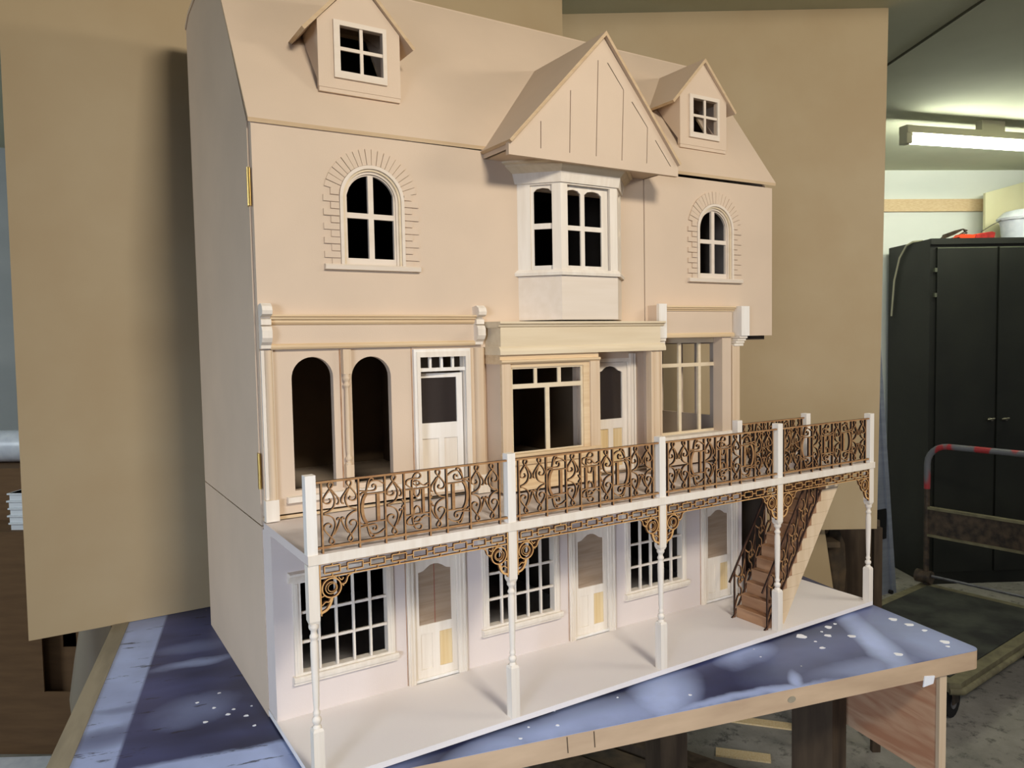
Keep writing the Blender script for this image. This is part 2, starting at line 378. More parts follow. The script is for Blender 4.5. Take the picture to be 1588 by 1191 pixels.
# ================================================================== workbench
BA = -0.2172    # bench rotation: front edge runs along u
bu = Vector((math.cos(BA), math.sin(BA), 0)); bv = Vector((-bu.y, bu.x, 0))
BW = 1.650; BD = 0.885; BZ = 0.0155
B0 = Vector((-0.3365, -0.1574, 0))
bench = empty('workbench', (B0.x, B0.y, ZF), BA, 'long workbench with black top sprayed pale blue, under the dollhouse', 'workbench')
H = -ZF+BZ
def rounded(w_, d_, r=0.018):
    p = [(0, 0)]
    p += [(w_-r+r*math.sin(a), r-r*math.cos(a)) for a in [PI/2*i/5 for i in range(6)]]
    p += [(w_, d_), (0, d_)]
    return p
e = MB().prism(rounded(BW, BD), Fz(H-0.038), Fz(H-0.0008)); mk('bench_core', e, 'bench_edge', bench, label='bare sawn wood edge of the bench top')
e = MB().prism(rounded(BW, BD), Fz(H-0.0008), Fz(H)); mk('bench_top', e, 'bench_top', bench, label='black bench surface with pale blue overspray')
mk('edge_batten', MB().box(-0.033, 0.0, 0.0, BD, H-0.036, H+0.002), 'bench_batten', bench, label='grey batten along the left end')
def leg(x, y, r=0.0):
    a = 0.052; q = [(x+a*math.cos(r+PI/4+i*PI/2)*1.2, y+a*math.sin(r+PI/4+i*PI/2)*1.2) for i in range(4)]
    mk('leg', MB().prism(q, Fz(0), Fz(H-0.038)), 'dark_wood', bench)
leg(1.455, 0.235, 0.50); leg(0.15, 0.2); leg(0.15, 0.75); leg(1.40, 0.80)
mk('end_panel', MB().box(1.546, 1.562, 0.012, 0.62, H-0.255, H-0.038), 'raw_wood', bench, label='raw reddish plank hanging under the right end')
mk('end_panel_edge', MB().box(1.545, 1.563, 0.004, 0.012, H-0.255, H-0.038), 'pine_v', bench)
mk('under_rail', MB().box(0.1, 1.45, 0.30, 0.33, H-0.12, H-0.038), 'dark_wood', bench)
# paint blobs and the tape scrap
for (lx, ly, r) in [(1.454, 0.207, 0.008), (1.42, 0.17, 0.007), (1.463, 0.149, 0.008), (1.364, 0.124, 0.006), (1.366, 0.188, 0.011), (1.618, 0.19, 0.009), (1.625, 0.153, 0.009), (1.628, 0.116, 0.006), (1.615, 0.054, 0.009),
   (1.601, 0.035, 0.004), (1.479, 0.043, 0.008), (1.481, 0.217, 0.004), (0.878, 0.085, 0.002), (1.002, 0.046, 0.003), (1.423, 0.192, 0.003), (0.741, 0.034, 0.003), (1.374, 0.155, 0.003), (1.221, 0.134, 0.002), (0.694, 0.046, 0.002), (0.669, 0.017, 0.003),
   (0.755, 0.081, 0.002), (0.208, 0.37, 0.003), (0.201, 0.312, 0.003), (0.189, 0.263, 0.004), (0.225, 0.278, 0.004), (0.255, 0.261, 0.004), (0.234, 0.294, 0.003), (0.172, 0.344, 0.003), (0.268, 0.22, 0.003), (0.264, 0.295, 0.002)]:
    pb = [(lx+r*(1+.25*math.sin(3*a+lx*40))*math.cos(a), ly+r*(1+.2*math.cos(2*a+ly*50))*math.sin(a)*0.9) for a in [2*PI*i/12 for i in range(12)]]
    mk('paint_blob', MB().prism(pb, Fz(H-0.0005), Fz(H+0.0006)), 'paint_white', bench)
mk('knot', MB().prism([(1.185+.009*math.cos(2*PI*i/12), H-.020+.006*math.sin(2*PI*i/12)) for i in range(12)], F(-.0006), F(.001)), 'bench_batten', bench, label='round knot in the front edge')
for u_ in (.742, .79): mk('saw_split', MB().prism([(u_, H-.003), (u_+.0015, H-.003), (u_+.003, H-.030), (u_+.0015, H-.030)], F(-.0006), F(.001)), 'dark_wood', bench)
mk('tape_scrap', MB().prism([(1.495, H-0.050), (1.520, H-0.047), (1.524, H-0.032), (1.499, H-0.029)], F(-0.003), F(-0.0005)), 'paint_white', bench, label='torn scrap of white tape on the front edge')

# ================================================================== backing boards
def board(name, corners, th, n, label, grp=None):
    A = [Vector(c) for c in corners]; n = Vector(n).normalized()*th; b0 = A[0]
    m_ = MB(); k = len(A)
    m_.add([p-b0 for p in A]+[p-b0+n for p in A], [tuple(range(k)), tuple(range(2*k-1, k-1, -1))]+[(i, (i+1) % k, k+(i+1) % k, k+i) for i in range(k)], [0, 0]+[1]*k)
    return mk(name, m_, ['board', 'board_edge'], loc=tuple(b0), label=label, cat='board', group=grp)
board('backing_board', [(-.354, .6570, BZ+.001), (1.115, .6570, BZ+.001), (1.115, .6650, 1.76), (-.343, .6650, 1.76)], 0.006, (0, 1, 0), 'large tan hardboard sheet standing behind the left of the dollhouse')
bd = Vector((.849, -.528, 0)); P = Vector((2.16, .262, 0))
ql = P-bd*1.22
board('backing_board', [tuple(ql+Vector((0, 0, -.030))), tuple(P+Vector((-.010, 0.006, -.027))), (2.1688, .2545, 1.752), tuple(ql+Vector((0, 0, 1.766)))], 0.006, (.528, .849, 0), 'tan hardboard sheet with its full right edge in view, behind the right of the dollhouse')
sp = Vector((.03, .05, 0))
board('backing_board', [(1.915, .482, -.40), (2.090, .372, -.40), (2.045, .401, -.036), (1.915, .482, -.036)], 0.006, (.528, .849, 0), 'lower tan board with slanted right edge, seen under the veranda')

# ================================================================== wooden rack with junk under the right board
rk = empty('storage_rack', (2.05, 0.47, ZF), -0.556, 'cluttered low wooden rack seen behind the right veranda post', 'rack')
mk('shelf', MB().box(-0.01, 0.27, 0.02, 0.34, 0.845, 0.868), 'junk', rk)
mk('shelf', MB().box(-0.01, 0.115, 0.0, 0.32, 0.775, 0.795), 'junk', rk)
mk('shelf', MB().box(-0.18, 0.27, -0.045, 0.34, 0.480, 0.500), 'dark_wood', rk)
mk('back_panel', MB().box(-0.18, 0.40, 0.34, 0.355, 0.0, 0.868), 'dark_wood', rk)
for x in (-0.01, 0.24): mk('upright', MB().box(x, x+0.03, 0.0, 0.02, 0.0, 0.845), 'dark_wood', rk)
def crumple(name, c, s, seed, m_, label, cat):
    random.seed(seed); bm = bmesh.new(); bmesh.ops.create_icosphere(bm, subdivisions=2, radius=1)
    for v in bm.verts:
        k = 0.8+0.35*random.random(); v.co = Vector((v.co.x*s[0]*k, v.co.y*s[1]*k, max(-0.7, v.co.z)*s[2]*k))
    mn = min(v.co.z for v in bm.verts)
    for v in bm.verts: v.co.z -= mn
    me = bpy.data.meshes.new(name); bm.to_mesh(me); bm.free(); me.materials.append(M[m_])
    return link(name, me, None, c, (0, 0, random.random()*3), label, cat)
def rkp(x, y, z): return (2.05+x*math.cos(-.556)-y*math.sin(-.556), .47+x*math.sin(-.556)+y*math.cos(-.556), z)
crumple('crumpled_sheet', rkp(0.05, 0.15, ZF+0.500), (.05, .06, .14), 3, 'steel_grey', 'crumpled grey plastic sheet on the shelf of the wooden rack', 'sheet')
crumple('rag_bundle', rkp(0.17, 0.20, ZF+0.500), (.04, .05, .17), 5, 'junk', 'dark brown rag bundle inside the wooden rack', 'rag')

# ================================================================== metal channel leaning by the cabinet
t_ = empty('aluminium_channel', (3.85, 1.33, ZF), -0.05, 'long blue-grey aluminium channel leaning beside the cabinet', 'channel')
def slant(x0, x1, y0, y1, z1, dx, m_, name, z0=0.0):
    f0 = dx*z0/z1
    mb = MB(); mb.add([(x0+f0, y0, z0), (x1+f0, y0, z0), (x1+f0, y1, z0), (x0+f0, y1, z0), (x0+dx, y0, z1), (x1+dx, y0, z1), (x1+dx, y1, z1), (x0+dx, y1, z1)],
                      [(0, 3, 2, 1), (4, 5, 6, 7), (0, 1, 5, 4), (2, 3, 7, 6), (1, 2, 6, 5), (3, 0, 4, 7)])
    mk(name, mb, m_, t_)
slant(0, .115, 0, .05, 1.5, -.17, 'alu', 'web'); slant(.115, .15, -.012, .05, 1.5, -.17, 'alu', 'flange')
slant(-.02, 0.0, .0, .05, 1.5, -.17, 'black', 'inner_flange')
mb = MB().box(-0.02, 0.06, -0.006, 0.0, 0.34, 0.52); mk('slot', mb, 'black', t_, label='black slot in the channel')
mk('foot_cap', MB().tube([(0.10, -.02, .012), (0.10, .03, .012)], .012, 8), 'rubber', t_)

# ================================================================== metal cabinet
ca = -0.519
cab = empty('metal_cabinet', (4.277, 1.281, ZF), ca, 'tall black double-door metal cabinet against the white wall', 'cabinet')
CH = 2.118
mk('body', MB().box(0, 1.0, 0.012, 0.48, 0, CH), 'cabinet', cab)
mk('top_lip', MB().box(-0.004, 1.004, -0.004, 0.02, CH-0.035, CH), 'cabinet', cab)
for x0, x1 in ((0.035, 0.402), (0.418, 0.80)):
    d = mk('door', MB().box(x0, x1, -0.004, 0.012, 0.08, CH-0.055), 'cabinet', cab)
    mk('door_edge', MB().box(x0, x1, -0.006, -0.003, CH-0.060, CH-0.054), 'cab_edge', d)
    hx = x1-0.03 if x0 < 0.2 else x0+0.045
    h = MB().tube([(hx, -0.004, 1.02), (hx, -0.03, 1.02)], 0.009, 8); h.tube([(hx-0.03, -0.03, 1.02), (hx+0.015, -0.03, 1.025)], 0.006, 6)
    mk('door_handle', h, 'knob', d, 40)
for z in (1.93, 1.78): mk('hinge', MB().box(0.02, 0.034, -0.006, 0.012, z-0.012, z+0.012), 'cab_edge', cab)
def cp(x, y, z):  # point on cabinet top
    return (4.277+x*math.cos(ca)-y*math.sin(ca), 1.281+x*math.sin(ca)+y*math.cos(ca), z)
ZT = ZF+CH
# cable hanging at the cabinet's left side
c_ = MB().tube([cp(.04, .16, ZT+.007), cp(.0, .20, ZT+.006), cp(-.012, .25, ZT-.01), cp(-.012, .33, ZT-.08), cp(-.012, .39, ZT-.22), cp(-.012, .42, ZT-.45)], 0.006, 6)
mk('hanging_cable', c_, 'lamp_white', smooth=60, label='thin pale cable hanging over the cabinet\'s left edge', cat='cable')
# red tool, cables, basket, board on top of it
tl = empty('hand_planer', cp(0.23, 0.10, ZT), ca+0.15, 'small orange-red hand tool lying on the cabinet top', 'tool')
mk('tool_body', MB().prism([(0, .018), (.05, .006), (.24, .012), (.25, .05), (.23, .055), (.10, .036), (.02, .038)], F(0), F(.05)), 'orange', tl)
mk('tool_tip', MB().prism([(.11, .005), (.25, .010), (.258, .048), (.235, .056), (.12, .034)], F(-.003), F(.053)), 'red', tl)
mk('tool_blade', MB().box(.06, .20, .01, .04, 0, .008), 'steel_dark', tl)
c_ = MB()
for k in range(3):
    c_.tube([(0+.02*k, 0, .01), (.06, .01, .025+.01*k), (.14, .02, .055+.008*k), (.20, .03, .085), (.235, .04, .08-.015*k), (.16, .05, .035), (.08, .04, .012)], .005, 6)
mk('coiled_cable', c_, 'steel_dark', smooth=60, loc=cp(0.14, 0.20, ZT), rot=(0, 0, ca), label='loose dark cable heaped on the cabinet top', cat='cable')
bk = empty('wire_basket', cp(0.70, 0.20, ZT), ca, 'grey-white bundled basket on the cabinet top, before the cream panel', 'basket')
b_ = MB().lathe([(.105, 0.0), (.115, .05), (.118, .10), (.125, .13)], 0, 0, 16); mk('basket_body', b_, 'white_plastic', bk, 40)
b_ = MB().lathe([(.135, .13), (.14, .145), (.10, .185), (.03, .20)], 0, 0, 12); mk('basket_cover', b_, 'white_plastic', bk, 40)
mk('handle_wire', MB().tube([(-.13, 0, .135), (-.20, 0, .10), (-.27, -.01, .06)], .003, 5), 'knob', bk)
# cream panel leaning at the wall
mb = MB().prism([(0, 0), (.6, 0), (.6, .50), (0, .345)], F(0), F(.018))
mk('cream_panel', mb, 'cream', loc=cp(0.61, 0.42, ZT), rot=(0, 0, ca+0.12), label='cream board leaning behind the basket on the cabinet', cat='board')

# ================================================================== fluorescent fixture
fx = empty('fluorescent_lamp', (3.45, 0.95, 1.745), -0.29, 'bright fluorescent tube lamp on the ceiling above the cabinet', 'lamp')
mk('lamp_body', MB().box(-0.02, 1.5, -0.030, 0.030, -0.090, -0.055), 'lamp_white', fx)
mk('ceiling_mount', MB().box(0.45, 0.60, -0.02, 0.02, -0.055, 0.0), 'lamp_white', fx)
mk('ceiling_mount', MB().box(1.1, 1.25, -0.02, 0.02, -0.055, 0.0), 'lamp_white', fx)
mk('end_cap', MB().box(-0.022, 0.012, -0.026, 0.026, -0.142, -0.052), 'lamp_white', fx)
mk('end_cap', MB().box(1.49, 1.53, -0.05, 0.05, -0.150, -0.052), 'lamp_white', fx)
mk('lamp_tube', MB().tube([(0.012, 0, -0.118), (1.49, 0, -0.118)], 0.022, 12), 'tube', fx, 40, label='glowing white tube')

# ================================================================== platform trolley
tr = empty('platform_trolley', (2.63, 0.235, ZF), 0.09, 'dusty flatbed trolley with red-striped folding handle, behind the bench', 'trolley')
TL, TW = 1.16, 0.66
mk('deck', MB().prism([(0.03, 0), (TL-.02, 0), (TL, .02), (TL, TW-.02), (TL-.02, TW), (0.03, TW), (0, TW-.03), (0, .03)], Fz(.16), Fz(.198)), 'trolley_rim', tr, label='worn olive metal deck rim')
mk('deck_mat', MB().box(.05, TL-.06, .05, TW-.05, .197, .203), 'mat_dark', tr, label='scuffed dark rubber mat')
mk('bumper', MB().tube([(0.0, .03, .165), (.03, -.004, .165), (TL-.02, -.004, .165)], .014, 8), 'trolley_rim', tr, 60)
for x, y in ((.14, .09), (.14, TW-.09), (TL-.16, .09), (TL-.16, TW-.09)):
    wv_ = mk('castor', MB().tube([(x, y-.018, .06), (x, y+.018, .06)], .06, 16), 'rubber', tr, 50)
    mk('hub', MB().tube([(x, y-.021, .06), (x, y+.021, .06)], .025, 12), 'steel_grey', wv_, 50)
    mk('fork', MB().box(x-.025, x+.025, y-.028, y-.022, .06, .16).box(x-.025, x+.025, y+.022, y+.028, .06, .16), 'steel_dark', wv_)
hx = TL-.03; hh = .955; y0, y1 = .04, TW-.03; pts = [(hx, y1, .20), (hx, y1, hh-.12)]
pts += [(hx, y1-.10+.10*math.cos(a), hh-.10+.10*math.sin(a)) for a in [PI/2*i/6 for i in range(7)]]
pts += [(hx, y1-.10-(y1-y0-.2)*i/3, hh) for i in (1, 2, 3)]
pts += [(hx, y0+.10-.10*math.sin(a), hh-.10+.10*math.cos(a)) for a in [PI/2*i/6 for i in range(1, 7)]]
pts += [(hx, y0, .20)]
mk('side_tube', MB().tube([(hx, y1, .20), (hx, y1, .72)], .015, 8), 'steel_dark', tr, 60)
mk('side_tube', MB().tube([(hx, y0, .20), (hx, y0, .72)], .015, 8), 'steel_dark', tr, 60)
mk('handle_tube', MB().tube([p for p in [(hx, y1, .72)]+pts[1:-1]+[(hx, y0, .72)]], .016, 10), 'stripes', tr, 60, label='push handle with red and grey stripes')
mk('handle_plate', MB().box(hx-.006, hx+.006, y0+.01, y1-.01, .47, .62), 'steel_dark', tr)
mk('plate_rib', MB().box(hx-.018, hx+.012, y0+.01, y1-.01, .465, .478), 'trolley_rim', tr)
mk('plate_rib', MB().box(hx-.018, hx+.012, y0+.01, y1-.01, .612, .625), 'trolley_rim', tr)
mk('cross_rod', MB().tube([(hx, y1, .25), (hx, y0, .25)], .008, 6), 'steel_grey', tr, 60)
mk('hinge_bracket', MB().tube([(hx, y1-.03, .24), (hx, y1+.05, .24)], .035, 10), 'steel_dark', tr, 40)

# ================================================================== things on the floor
def plank(name, a, b, wid, th, m_, label, cat, z=ZF, zz=None):
    a = Vector(a); b = Vector(b); d = (b-a); L = d.length; an = math.atan2(d.y, d.x)
    return mk(name, MB().box(0, L, -wid/2, wid/2, 0, th), m_, loc=(a.x, a.y, z), rot=(0, 0, an), label=label, cat=cat)
plank('long_plank', (0.98, 1.55), (1.42, 0.35), .10, .05, 'dark_wood', 'dark plank on the floor below the bench, leftmost of the row', 'plank')
plank('long_plank', (1.13, 1.55), (1.57, 0.35), .11, .03, 'junk', 'brown plank in the middle of the row below the bench', 'plank')
plank('long_plank', (1.28, 1.52), (1.70, 0.35), .09, .05, 'dark_wood', 'dark plank below the bench, nearest the concrete', 'plank')
plank('cardboard_strip', (1.93, 0.90), (2.20, 0.58), .05, .006, 'panel_wood', 'long yellow strip on the concrete beside the dark bench leg', 'cardboard')
plank('plywood_scrap', (1.775, 0.665), (1.905, 0.520), .055, .006, 'panel_wood', 'small yellow plywood scrap lying alone on the concrete below the bench', 'scrap')
plank('plywood_scrap', (1.80, 1.08), (2.00, 0.88), .03, .005, 'ply', 'narrow pale offcut on the floor behind the yellow strip', 'scrap')
plank('foam_crumb', (2.50, -0.10), (2.52, -0.10), .02, .01, 'foam', 'tiny white crumb on the concrete right of the end plank', 'crumb')

# ================================================================== left background: boxes, trays, wrapped roll
bx = empty('cardboard_box', (-1.262, 2.685, ZF), -0.59, 'big brown cardboard box with a hand slot, on the floor left of the bench', 'box')
mk('box_body', MB().plate(rect(0, 1.45, 0, .86), [rect(1.100, 1.235, .245, .640)], F(0), F(.006)), 'cardboard', bx)
mk('box_body_sides', MB().box(0, 1.45, .006, .5, .0, .005).box(0, 1.45, .5, .506, 0, .86).box(0, .006, .006, .5, 0, .86).box(1.444, 1.45, .006, .5, 0, .86), 'cardboard', bx)
mk('inner_flap', MB().plate(rect(1.05, 1.30, .20, .70), [rect(1.150, 1.230, .40, .66)], F(.05), F(.054)), 'cardboard', bx)
mk('lid', MB().box(0, 1.45, 0, .506, .86, .866), 'cardboard', bx)
def left_pt(x, y, z): 
    c, s_ = math.cos(-.59), math.sin(-.59); return (-1.262+x*c-y*s_, 2.685+x*s_+y*c, ZF+z)
for k in range(5):
    mb = MB().box(0, .16, 0, .16, 0, .028).box(-.006, .166, -.006, .166, .022, .028)
    mk('foam_tray', mb, 'foam', loc=left_pt(.985-.004*(k % 2), .03, .866+.0285*k), rot=(0, 0, -.59), label=['lowest', 'second lowest', 'middle', 'second highest', 'topmost'][k]+' white foam tray of the stack left of the board', cat='tray', group='foam trays stacked on the cardboard box')
mk('cardboard_box', MB().box(0, .75, 0, .35, 0, .21).box(.0, .75, .165, .185, .21, .212), 'cardboard', loc=left_pt(.35, .20, .866), rot=(0, 0, -.59), label='smaller brown carton behind the foam trays, under the wrapped roll', cat='box')
mk('wrapped_roll', MB().tube([(0, 0, .068), (.9, 0, .068)], .068, 18), 'white_plastic', smooth=40, loc=left_pt(.25, .36, .866+.212), rot=(0, 0, -.59), label='shiny white plastic-wrapped roll at the left picture edge', cat='roll')
bg_ = MB().lathe([(.02, 0), (.075, .01), (.085, .12), (.072, .28), (.080, .45), (.060, .58), (.045, .66), (.055, .72)], 0, 0, 14)
mk('plastic_bag', bg_, 'bag', smooth=60, loc=(-.195, 1.44, ZF), label='translucent plastic bag between carton and bench end', cat='bag')
mk('paper_sheet', MB().prism([(-.9, 1.2), (-.30, 1.2), (-.30, 2.02), (-.9, 2.38)], Fz(ZF), Fz(ZF+.004)), 'white_plastic', label='crumpled white sheet on the floor at lower left', cat='sheet')

# ================================================================== DOLLHOUSE, upper house
ZS = 0.3478
house = empty('dollhouse', (0.0, 0.0155, ZS), 0, 'large unpainted dollhouse storeys with gables and shopfronts, above the veranda', 'dollhouse')
base = empty('veranda_storey', (0.0, 0.0155, BZ), 0, 'bottom storey with turned posts, iron-look balcony railing and outside stairs', 'dollhouse base')
def H_(name, mb, m_, parent=None, smooth=None, label=None):   # house part in world coordinates
    return mk(name, mb, m_, parent or house, smooth, label=label, world=parent is None)
def B_(name, mb, m_, parent=None, smooth=None, label=None):
    return mk(name, mb, m_, parent or base, smooth, label=label, world=parent is None)
def sub(name, mb, m_, parent, smooth=None, label=None): return mk(name, mb, m_, parent, smooth, label=label)
# NB parts of the house are built in world coordinates; sub-parts share their part's frame
YC, YB = 0.0155, 0.53
side = [(YC, ZS+.001), (YC, 1.021), (.2337, 1.374), (.2337, 1.3815), (.49, 1.368), (YB, 1.352), (YB, ZS+.001)]
H_('side_panel', MB().prism(side, Fx(0), Fx(.010)), 'mdf', label='plain left side wall of the house')
side_r = [(YC, .654), (YC, 1.021), (.2337, 1.374), (.2337, 1.3815), (.49, 1.368), (YB, 1.352), (YB, .654)]
H_('side_panel', MB().prism(side_r, Fx(1.262), Fx(1.272)), 'mdf')
p = H_('side_panel', MB().plate(rect(YC, YB, ZS+.009, .644), [rect(.055, .101, .458, .636), rect(.107, .158, .458, .636), rect(.164, .232, .458, .636)], Fx(1.108), Fx(1.118)), 'mdf', label='inner side wall with three window openings')
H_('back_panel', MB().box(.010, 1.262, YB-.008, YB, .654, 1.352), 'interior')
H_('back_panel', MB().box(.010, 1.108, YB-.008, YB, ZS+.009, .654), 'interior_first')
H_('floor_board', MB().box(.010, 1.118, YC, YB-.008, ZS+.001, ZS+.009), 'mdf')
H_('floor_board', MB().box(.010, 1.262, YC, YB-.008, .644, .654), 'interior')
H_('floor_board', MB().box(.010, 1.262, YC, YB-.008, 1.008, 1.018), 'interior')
H_('wall_lining', MB().prism([(YC+.001, ZS+.010), (YC+.001, 1.007), (YB-.009, 1.007), (YB-.009, ZS+.010)], Fx(.0102), Fx(.0120)), 'interior')  # added dark sheet, shades the inner face of the left wall by colour
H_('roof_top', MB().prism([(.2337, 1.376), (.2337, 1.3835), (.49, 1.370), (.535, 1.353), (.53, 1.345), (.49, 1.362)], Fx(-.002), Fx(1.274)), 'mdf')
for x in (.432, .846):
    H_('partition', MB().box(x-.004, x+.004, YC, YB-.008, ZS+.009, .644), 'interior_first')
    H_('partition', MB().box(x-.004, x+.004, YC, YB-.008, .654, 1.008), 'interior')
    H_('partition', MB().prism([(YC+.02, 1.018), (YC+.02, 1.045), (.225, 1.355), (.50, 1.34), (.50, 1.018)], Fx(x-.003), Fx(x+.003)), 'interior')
# front roof slope (slightly higher eave at the right, as the real board sits)
rz0, rz1 = 1.0226, 1.0347
def rf_(dy, dz):
    def f(x, t_):
        e_ = (x+.002)/1.2833; z0 = rz0+(rz1-rz0)*e_
        return (x, -.004+t_*.2377+dy, z0+(1.3815-z0)*t_+dz)
    return f
H_('roof_slope', MB().plate(rect(-.002, 1.2813, 0, 1), [rect(.155, .262, .30, .62), rect(1.018, 1.126, .30, .62)], rf_(0, 0), rf_(.001, -.0068), 0, 1), ['mdf', 'mdf_edge'], label='steep front roof board')
def roofz(y, x=.64): return 1.0226+(x/1.28)*.012*(1-(y+.004)/.2377)+1.511*(y+.004)-(x/1.28)*.0*y

# ---- front panels
AR1 = (.1475, .2685)      # arch surround of the upper left window
def archwin_hole(dx): return arch(.150+dx, .266+dx, .7905, .906, 20)
CANT = [(.514, 0), (.576, -.062), (.7185, -.062), (.7805, 0)]
holes_left = [archwin_hole(0), rect(.535, .760, .80, .955),
              arch(.0549, .1274, .4036, .595, 18), arch(.1607, .2353, .4036, .592, 18),
              rect(.287, .388, .362, .630), rect(.445, .655, .40, .60), rect(.695, .795, .362, .605)]
fl = H_('front_panel', MB().plate([(.003, .366), (.8457, .366), (.8457, 1.0185), (.003, 1.0185)], holes_left, F(0), F(.0145)), 'mdf', label='wide left front panel')
fr_ = H_('front_panel', MB().plate([(.8487, .366), (1.118, .366), (1.118, .654), (1.272, .654), (1.272, 1.0215), (.8487, 1.0190)],
        [archwin_hole(.8605), rect(.895, 1.085, .428, .648)], F(0), F(.0145)), 'mdf', label='narrow right front panel')
H_('bottom_rail', MB().box(.003, 1.118, .004, .0145, .3570, .3625), 'pine')
# ---- hinges on the left edge
def hinge(z0, z1):
    m_ = MB().box(-.0015, 0.0003, .006, .0215, z0, z1)
    hg = H_('hinge', m_, 'brass')
    k = MB().tube([(-.0022, .0065, z0), (-.0022, .0065, z1)], .0022, 8)
    sub('hinge_pin', k, 'brass', hg, 40)
hinge(.882, .944); hinge(.412, .472)

# ---- arched upper windows with voussoirs and quoins
def arched_window(dx):
    cx = .2085+dx; zs = .906
    def ring(r0, r1, yb, yf, zb):
        o_ = arch(cx-r1, cx+r1, zb, zs, 24); i_ = arch(cx-r0, cx+r0, zb+.0005, zs, 24)
        n = len(o_); poly = [(cx+r1, zb)]+[(cx+r1*math.cos(PI*i/24), zs+r1*math.sin(PI*i/24)) for i in range(25)]+[(cx-r1, zb), (cx-r0, zb)]
        poly += [(cx-r0*math.cos(PI*i/24), zs+r0*math.sin(PI*i/24)) for i in range(25)]+[(cx+r0, zb)]
        return MB().prism(poly, F(yf), F(yb))
    wdw = H_('arched_window', ring(.0545, .0605, .006, -.0045, .7905), 'oriel_ply', label='arched window frame')
    sub('inner_moulding', ring(.0505, .0548, .008, -.001, .7905), 'ply', wdw)
    sub('inner_moulding', ring(.0462, .0508, .010, .0025, .7905), 'oriel_ply', wdw)
    # sash with four lights
    x0, x1 = cx-.047, cx+.047; r = .047
    pl0, pm0, pm1, pl1 = cx-.0445+.0, cx-.0050, cx+.0050, cx+.0430
    def qarch(a, b, zb, zt_, cxx, rr, n=8):
        def top(x): return zs-.002+math.sqrt(max(0, rr*rr-(x-cxx)**2))
        xs = [b+(a-b)*i/n for i in range(n+1)]
        return [(a, zb), (b, zb)]+[(x, top(x)) for x in xs]
    s_ = MB().plate(arch(x0-.003, x1+.003, .7905, zs, 24),
         [rect(pl0, pm0, .8035, .8735), rect(pm1, pl1, .8035, .8735), qarch(pl0, pm0, .883, 0, cx, .0455), qarch(pm1, pl1, .883, 0, cx, .0455)], F(.006), F(.012))
    sub('sash', s_, 'oriel_ply', wdw)
    sl = profile_x([(0, .781), (-.008, .782), (-.009, .7885), (-.006, .7912), (0, .7912)], .118+dx, .2975+dx)
    sub('sill', sl, 'oriel_ply', wdw)
    # voussoirs
    N = 20; a0 = math.radians(11.5); a1 = PI-a0
    for i in range(N):
        s0 = a0+(a1-a0)*i/N+.007; s1 = a0+(a1-a0)*(i+1)/N-.007
        r0, r1 = .0612, .0885+random.uniform(-.0006, .0006)
        t = .0028+random.uniform(-.0006, .0006)
        qd = [(cx+r0*math.cos(s0), zs+r0*math.sin(s0)), (cx+r1*math.cos(s0), zs+r1*math.sin(s0)), (cx+r1*math.cos(s1), zs+r1*math.sin(s1)), (cx+r0*math.cos(s1), zs+r0*math.sin(s1))]
        sub('arch_stone', MB().prism(qd, F(-t), F(.0002)), 'mdf', wdw)
    for k in range(11):
        zt = .9215-k*.01205; zb = max(zt-.0108, .7915)
        if zt-zb < .004: continue
        ln = .0895 if k % 2 else .0765
        for sg in (-1, 1):
            t = .0028+random.uniform(-.0005, .0006)
            xa, xb = cx+sg*.0612, cx+sg*ln
            zt2 = min(zt, .9215)
            sub('quoin_stone', MB().box(min(xa, xb), max(xa, xb), -t, .0002, zb, zt2-.0002), 'mdf', wdw)
arched_window(0); arched_window(.8605)

# ---- canted bay (oriel) window
def off_cant(d):   # outward offset of the canted footprint
    k = math.tan(math.radians(22.5))*d; s2 = d*math.sqrt(2)
    return [(.514-s2, 0), (.576-k, -.062-d), (.7185+k, -.062-d), (.7805+s2, 0)]
def cant_slab(d0, z0, d1, z1):
    a = off_cant(d0); b = off_cant(d1); m_ = MB()
    return m_.add([(x, y, z0) for x, y in a]+[(x, y, z1) for x, y in b], [(0, 1, 2, 3), (7, 6, 5, 4), (0, 4, 5, 1), (1, 5, 6, 2), (2, 6, 7, 3), (3, 7, 4, 0)])
ori = H_('bay_window', cant_slab(0, .6925, 0, .780), 'oriel_ply', label='canted oriel window under the big gable')
def cant_face(i, holes, L, z0, z1, th, name, m_, off=0.0):
    P0 = Vector((*CANT[i], 0)); P1 = Vector((*CANT[i+1], 0)); d = (P1-P0).normalized(); nn = Vector((-d.y, d.x, 0))
    def f(o): return lambda a, b: tuple(P0+d*a+nn*o+Vector((0, 0, b)))
    m2 = MB().plate(rect(0, L, z0, z1), holes, f(off), f(off+th)); return sub(name, m2, m_, ori), f
Lc = .0877; Lf = .1425
def arched_light(a, b, z0, z1, h=.008): return [(a, z0), (b, z0), (b, z1-h), (b-(b-a)*.18, z1-h*.25), ((a+b)/2, z1), (a+(b-a)*.18, z1-h*.25), (a, z1-h)]
for i in (0, 2):
    cant_face(i, [rect(.0265, .0700, .792, .9585)], Lc, .788, .9635, .006, 'side_casing', 'bass')
    cant_face(i, [rect(.0325, .0690, .8005, .8725), arched_light(.0325, .0690, .8835, .9530)], Lc, .790, .9600, .0035, 'side_sash', 'bass', .005)
cant_face(1, [rect(.0165, .1235, .792, .9585)], Lf, .788, .9635, .006, 'front_casing', 'bass')
cant_face(1, [rect(.0185, .0550, .8005, .8705), rect(.0650, .1080, .8005, .8705), arched_light(.0185, .0550, .8800, .9510), arched_light(.0650, .1080, .8800, .9510)], Lf, .790, .9600, .0035, 'front_sash', 'bass', .009)
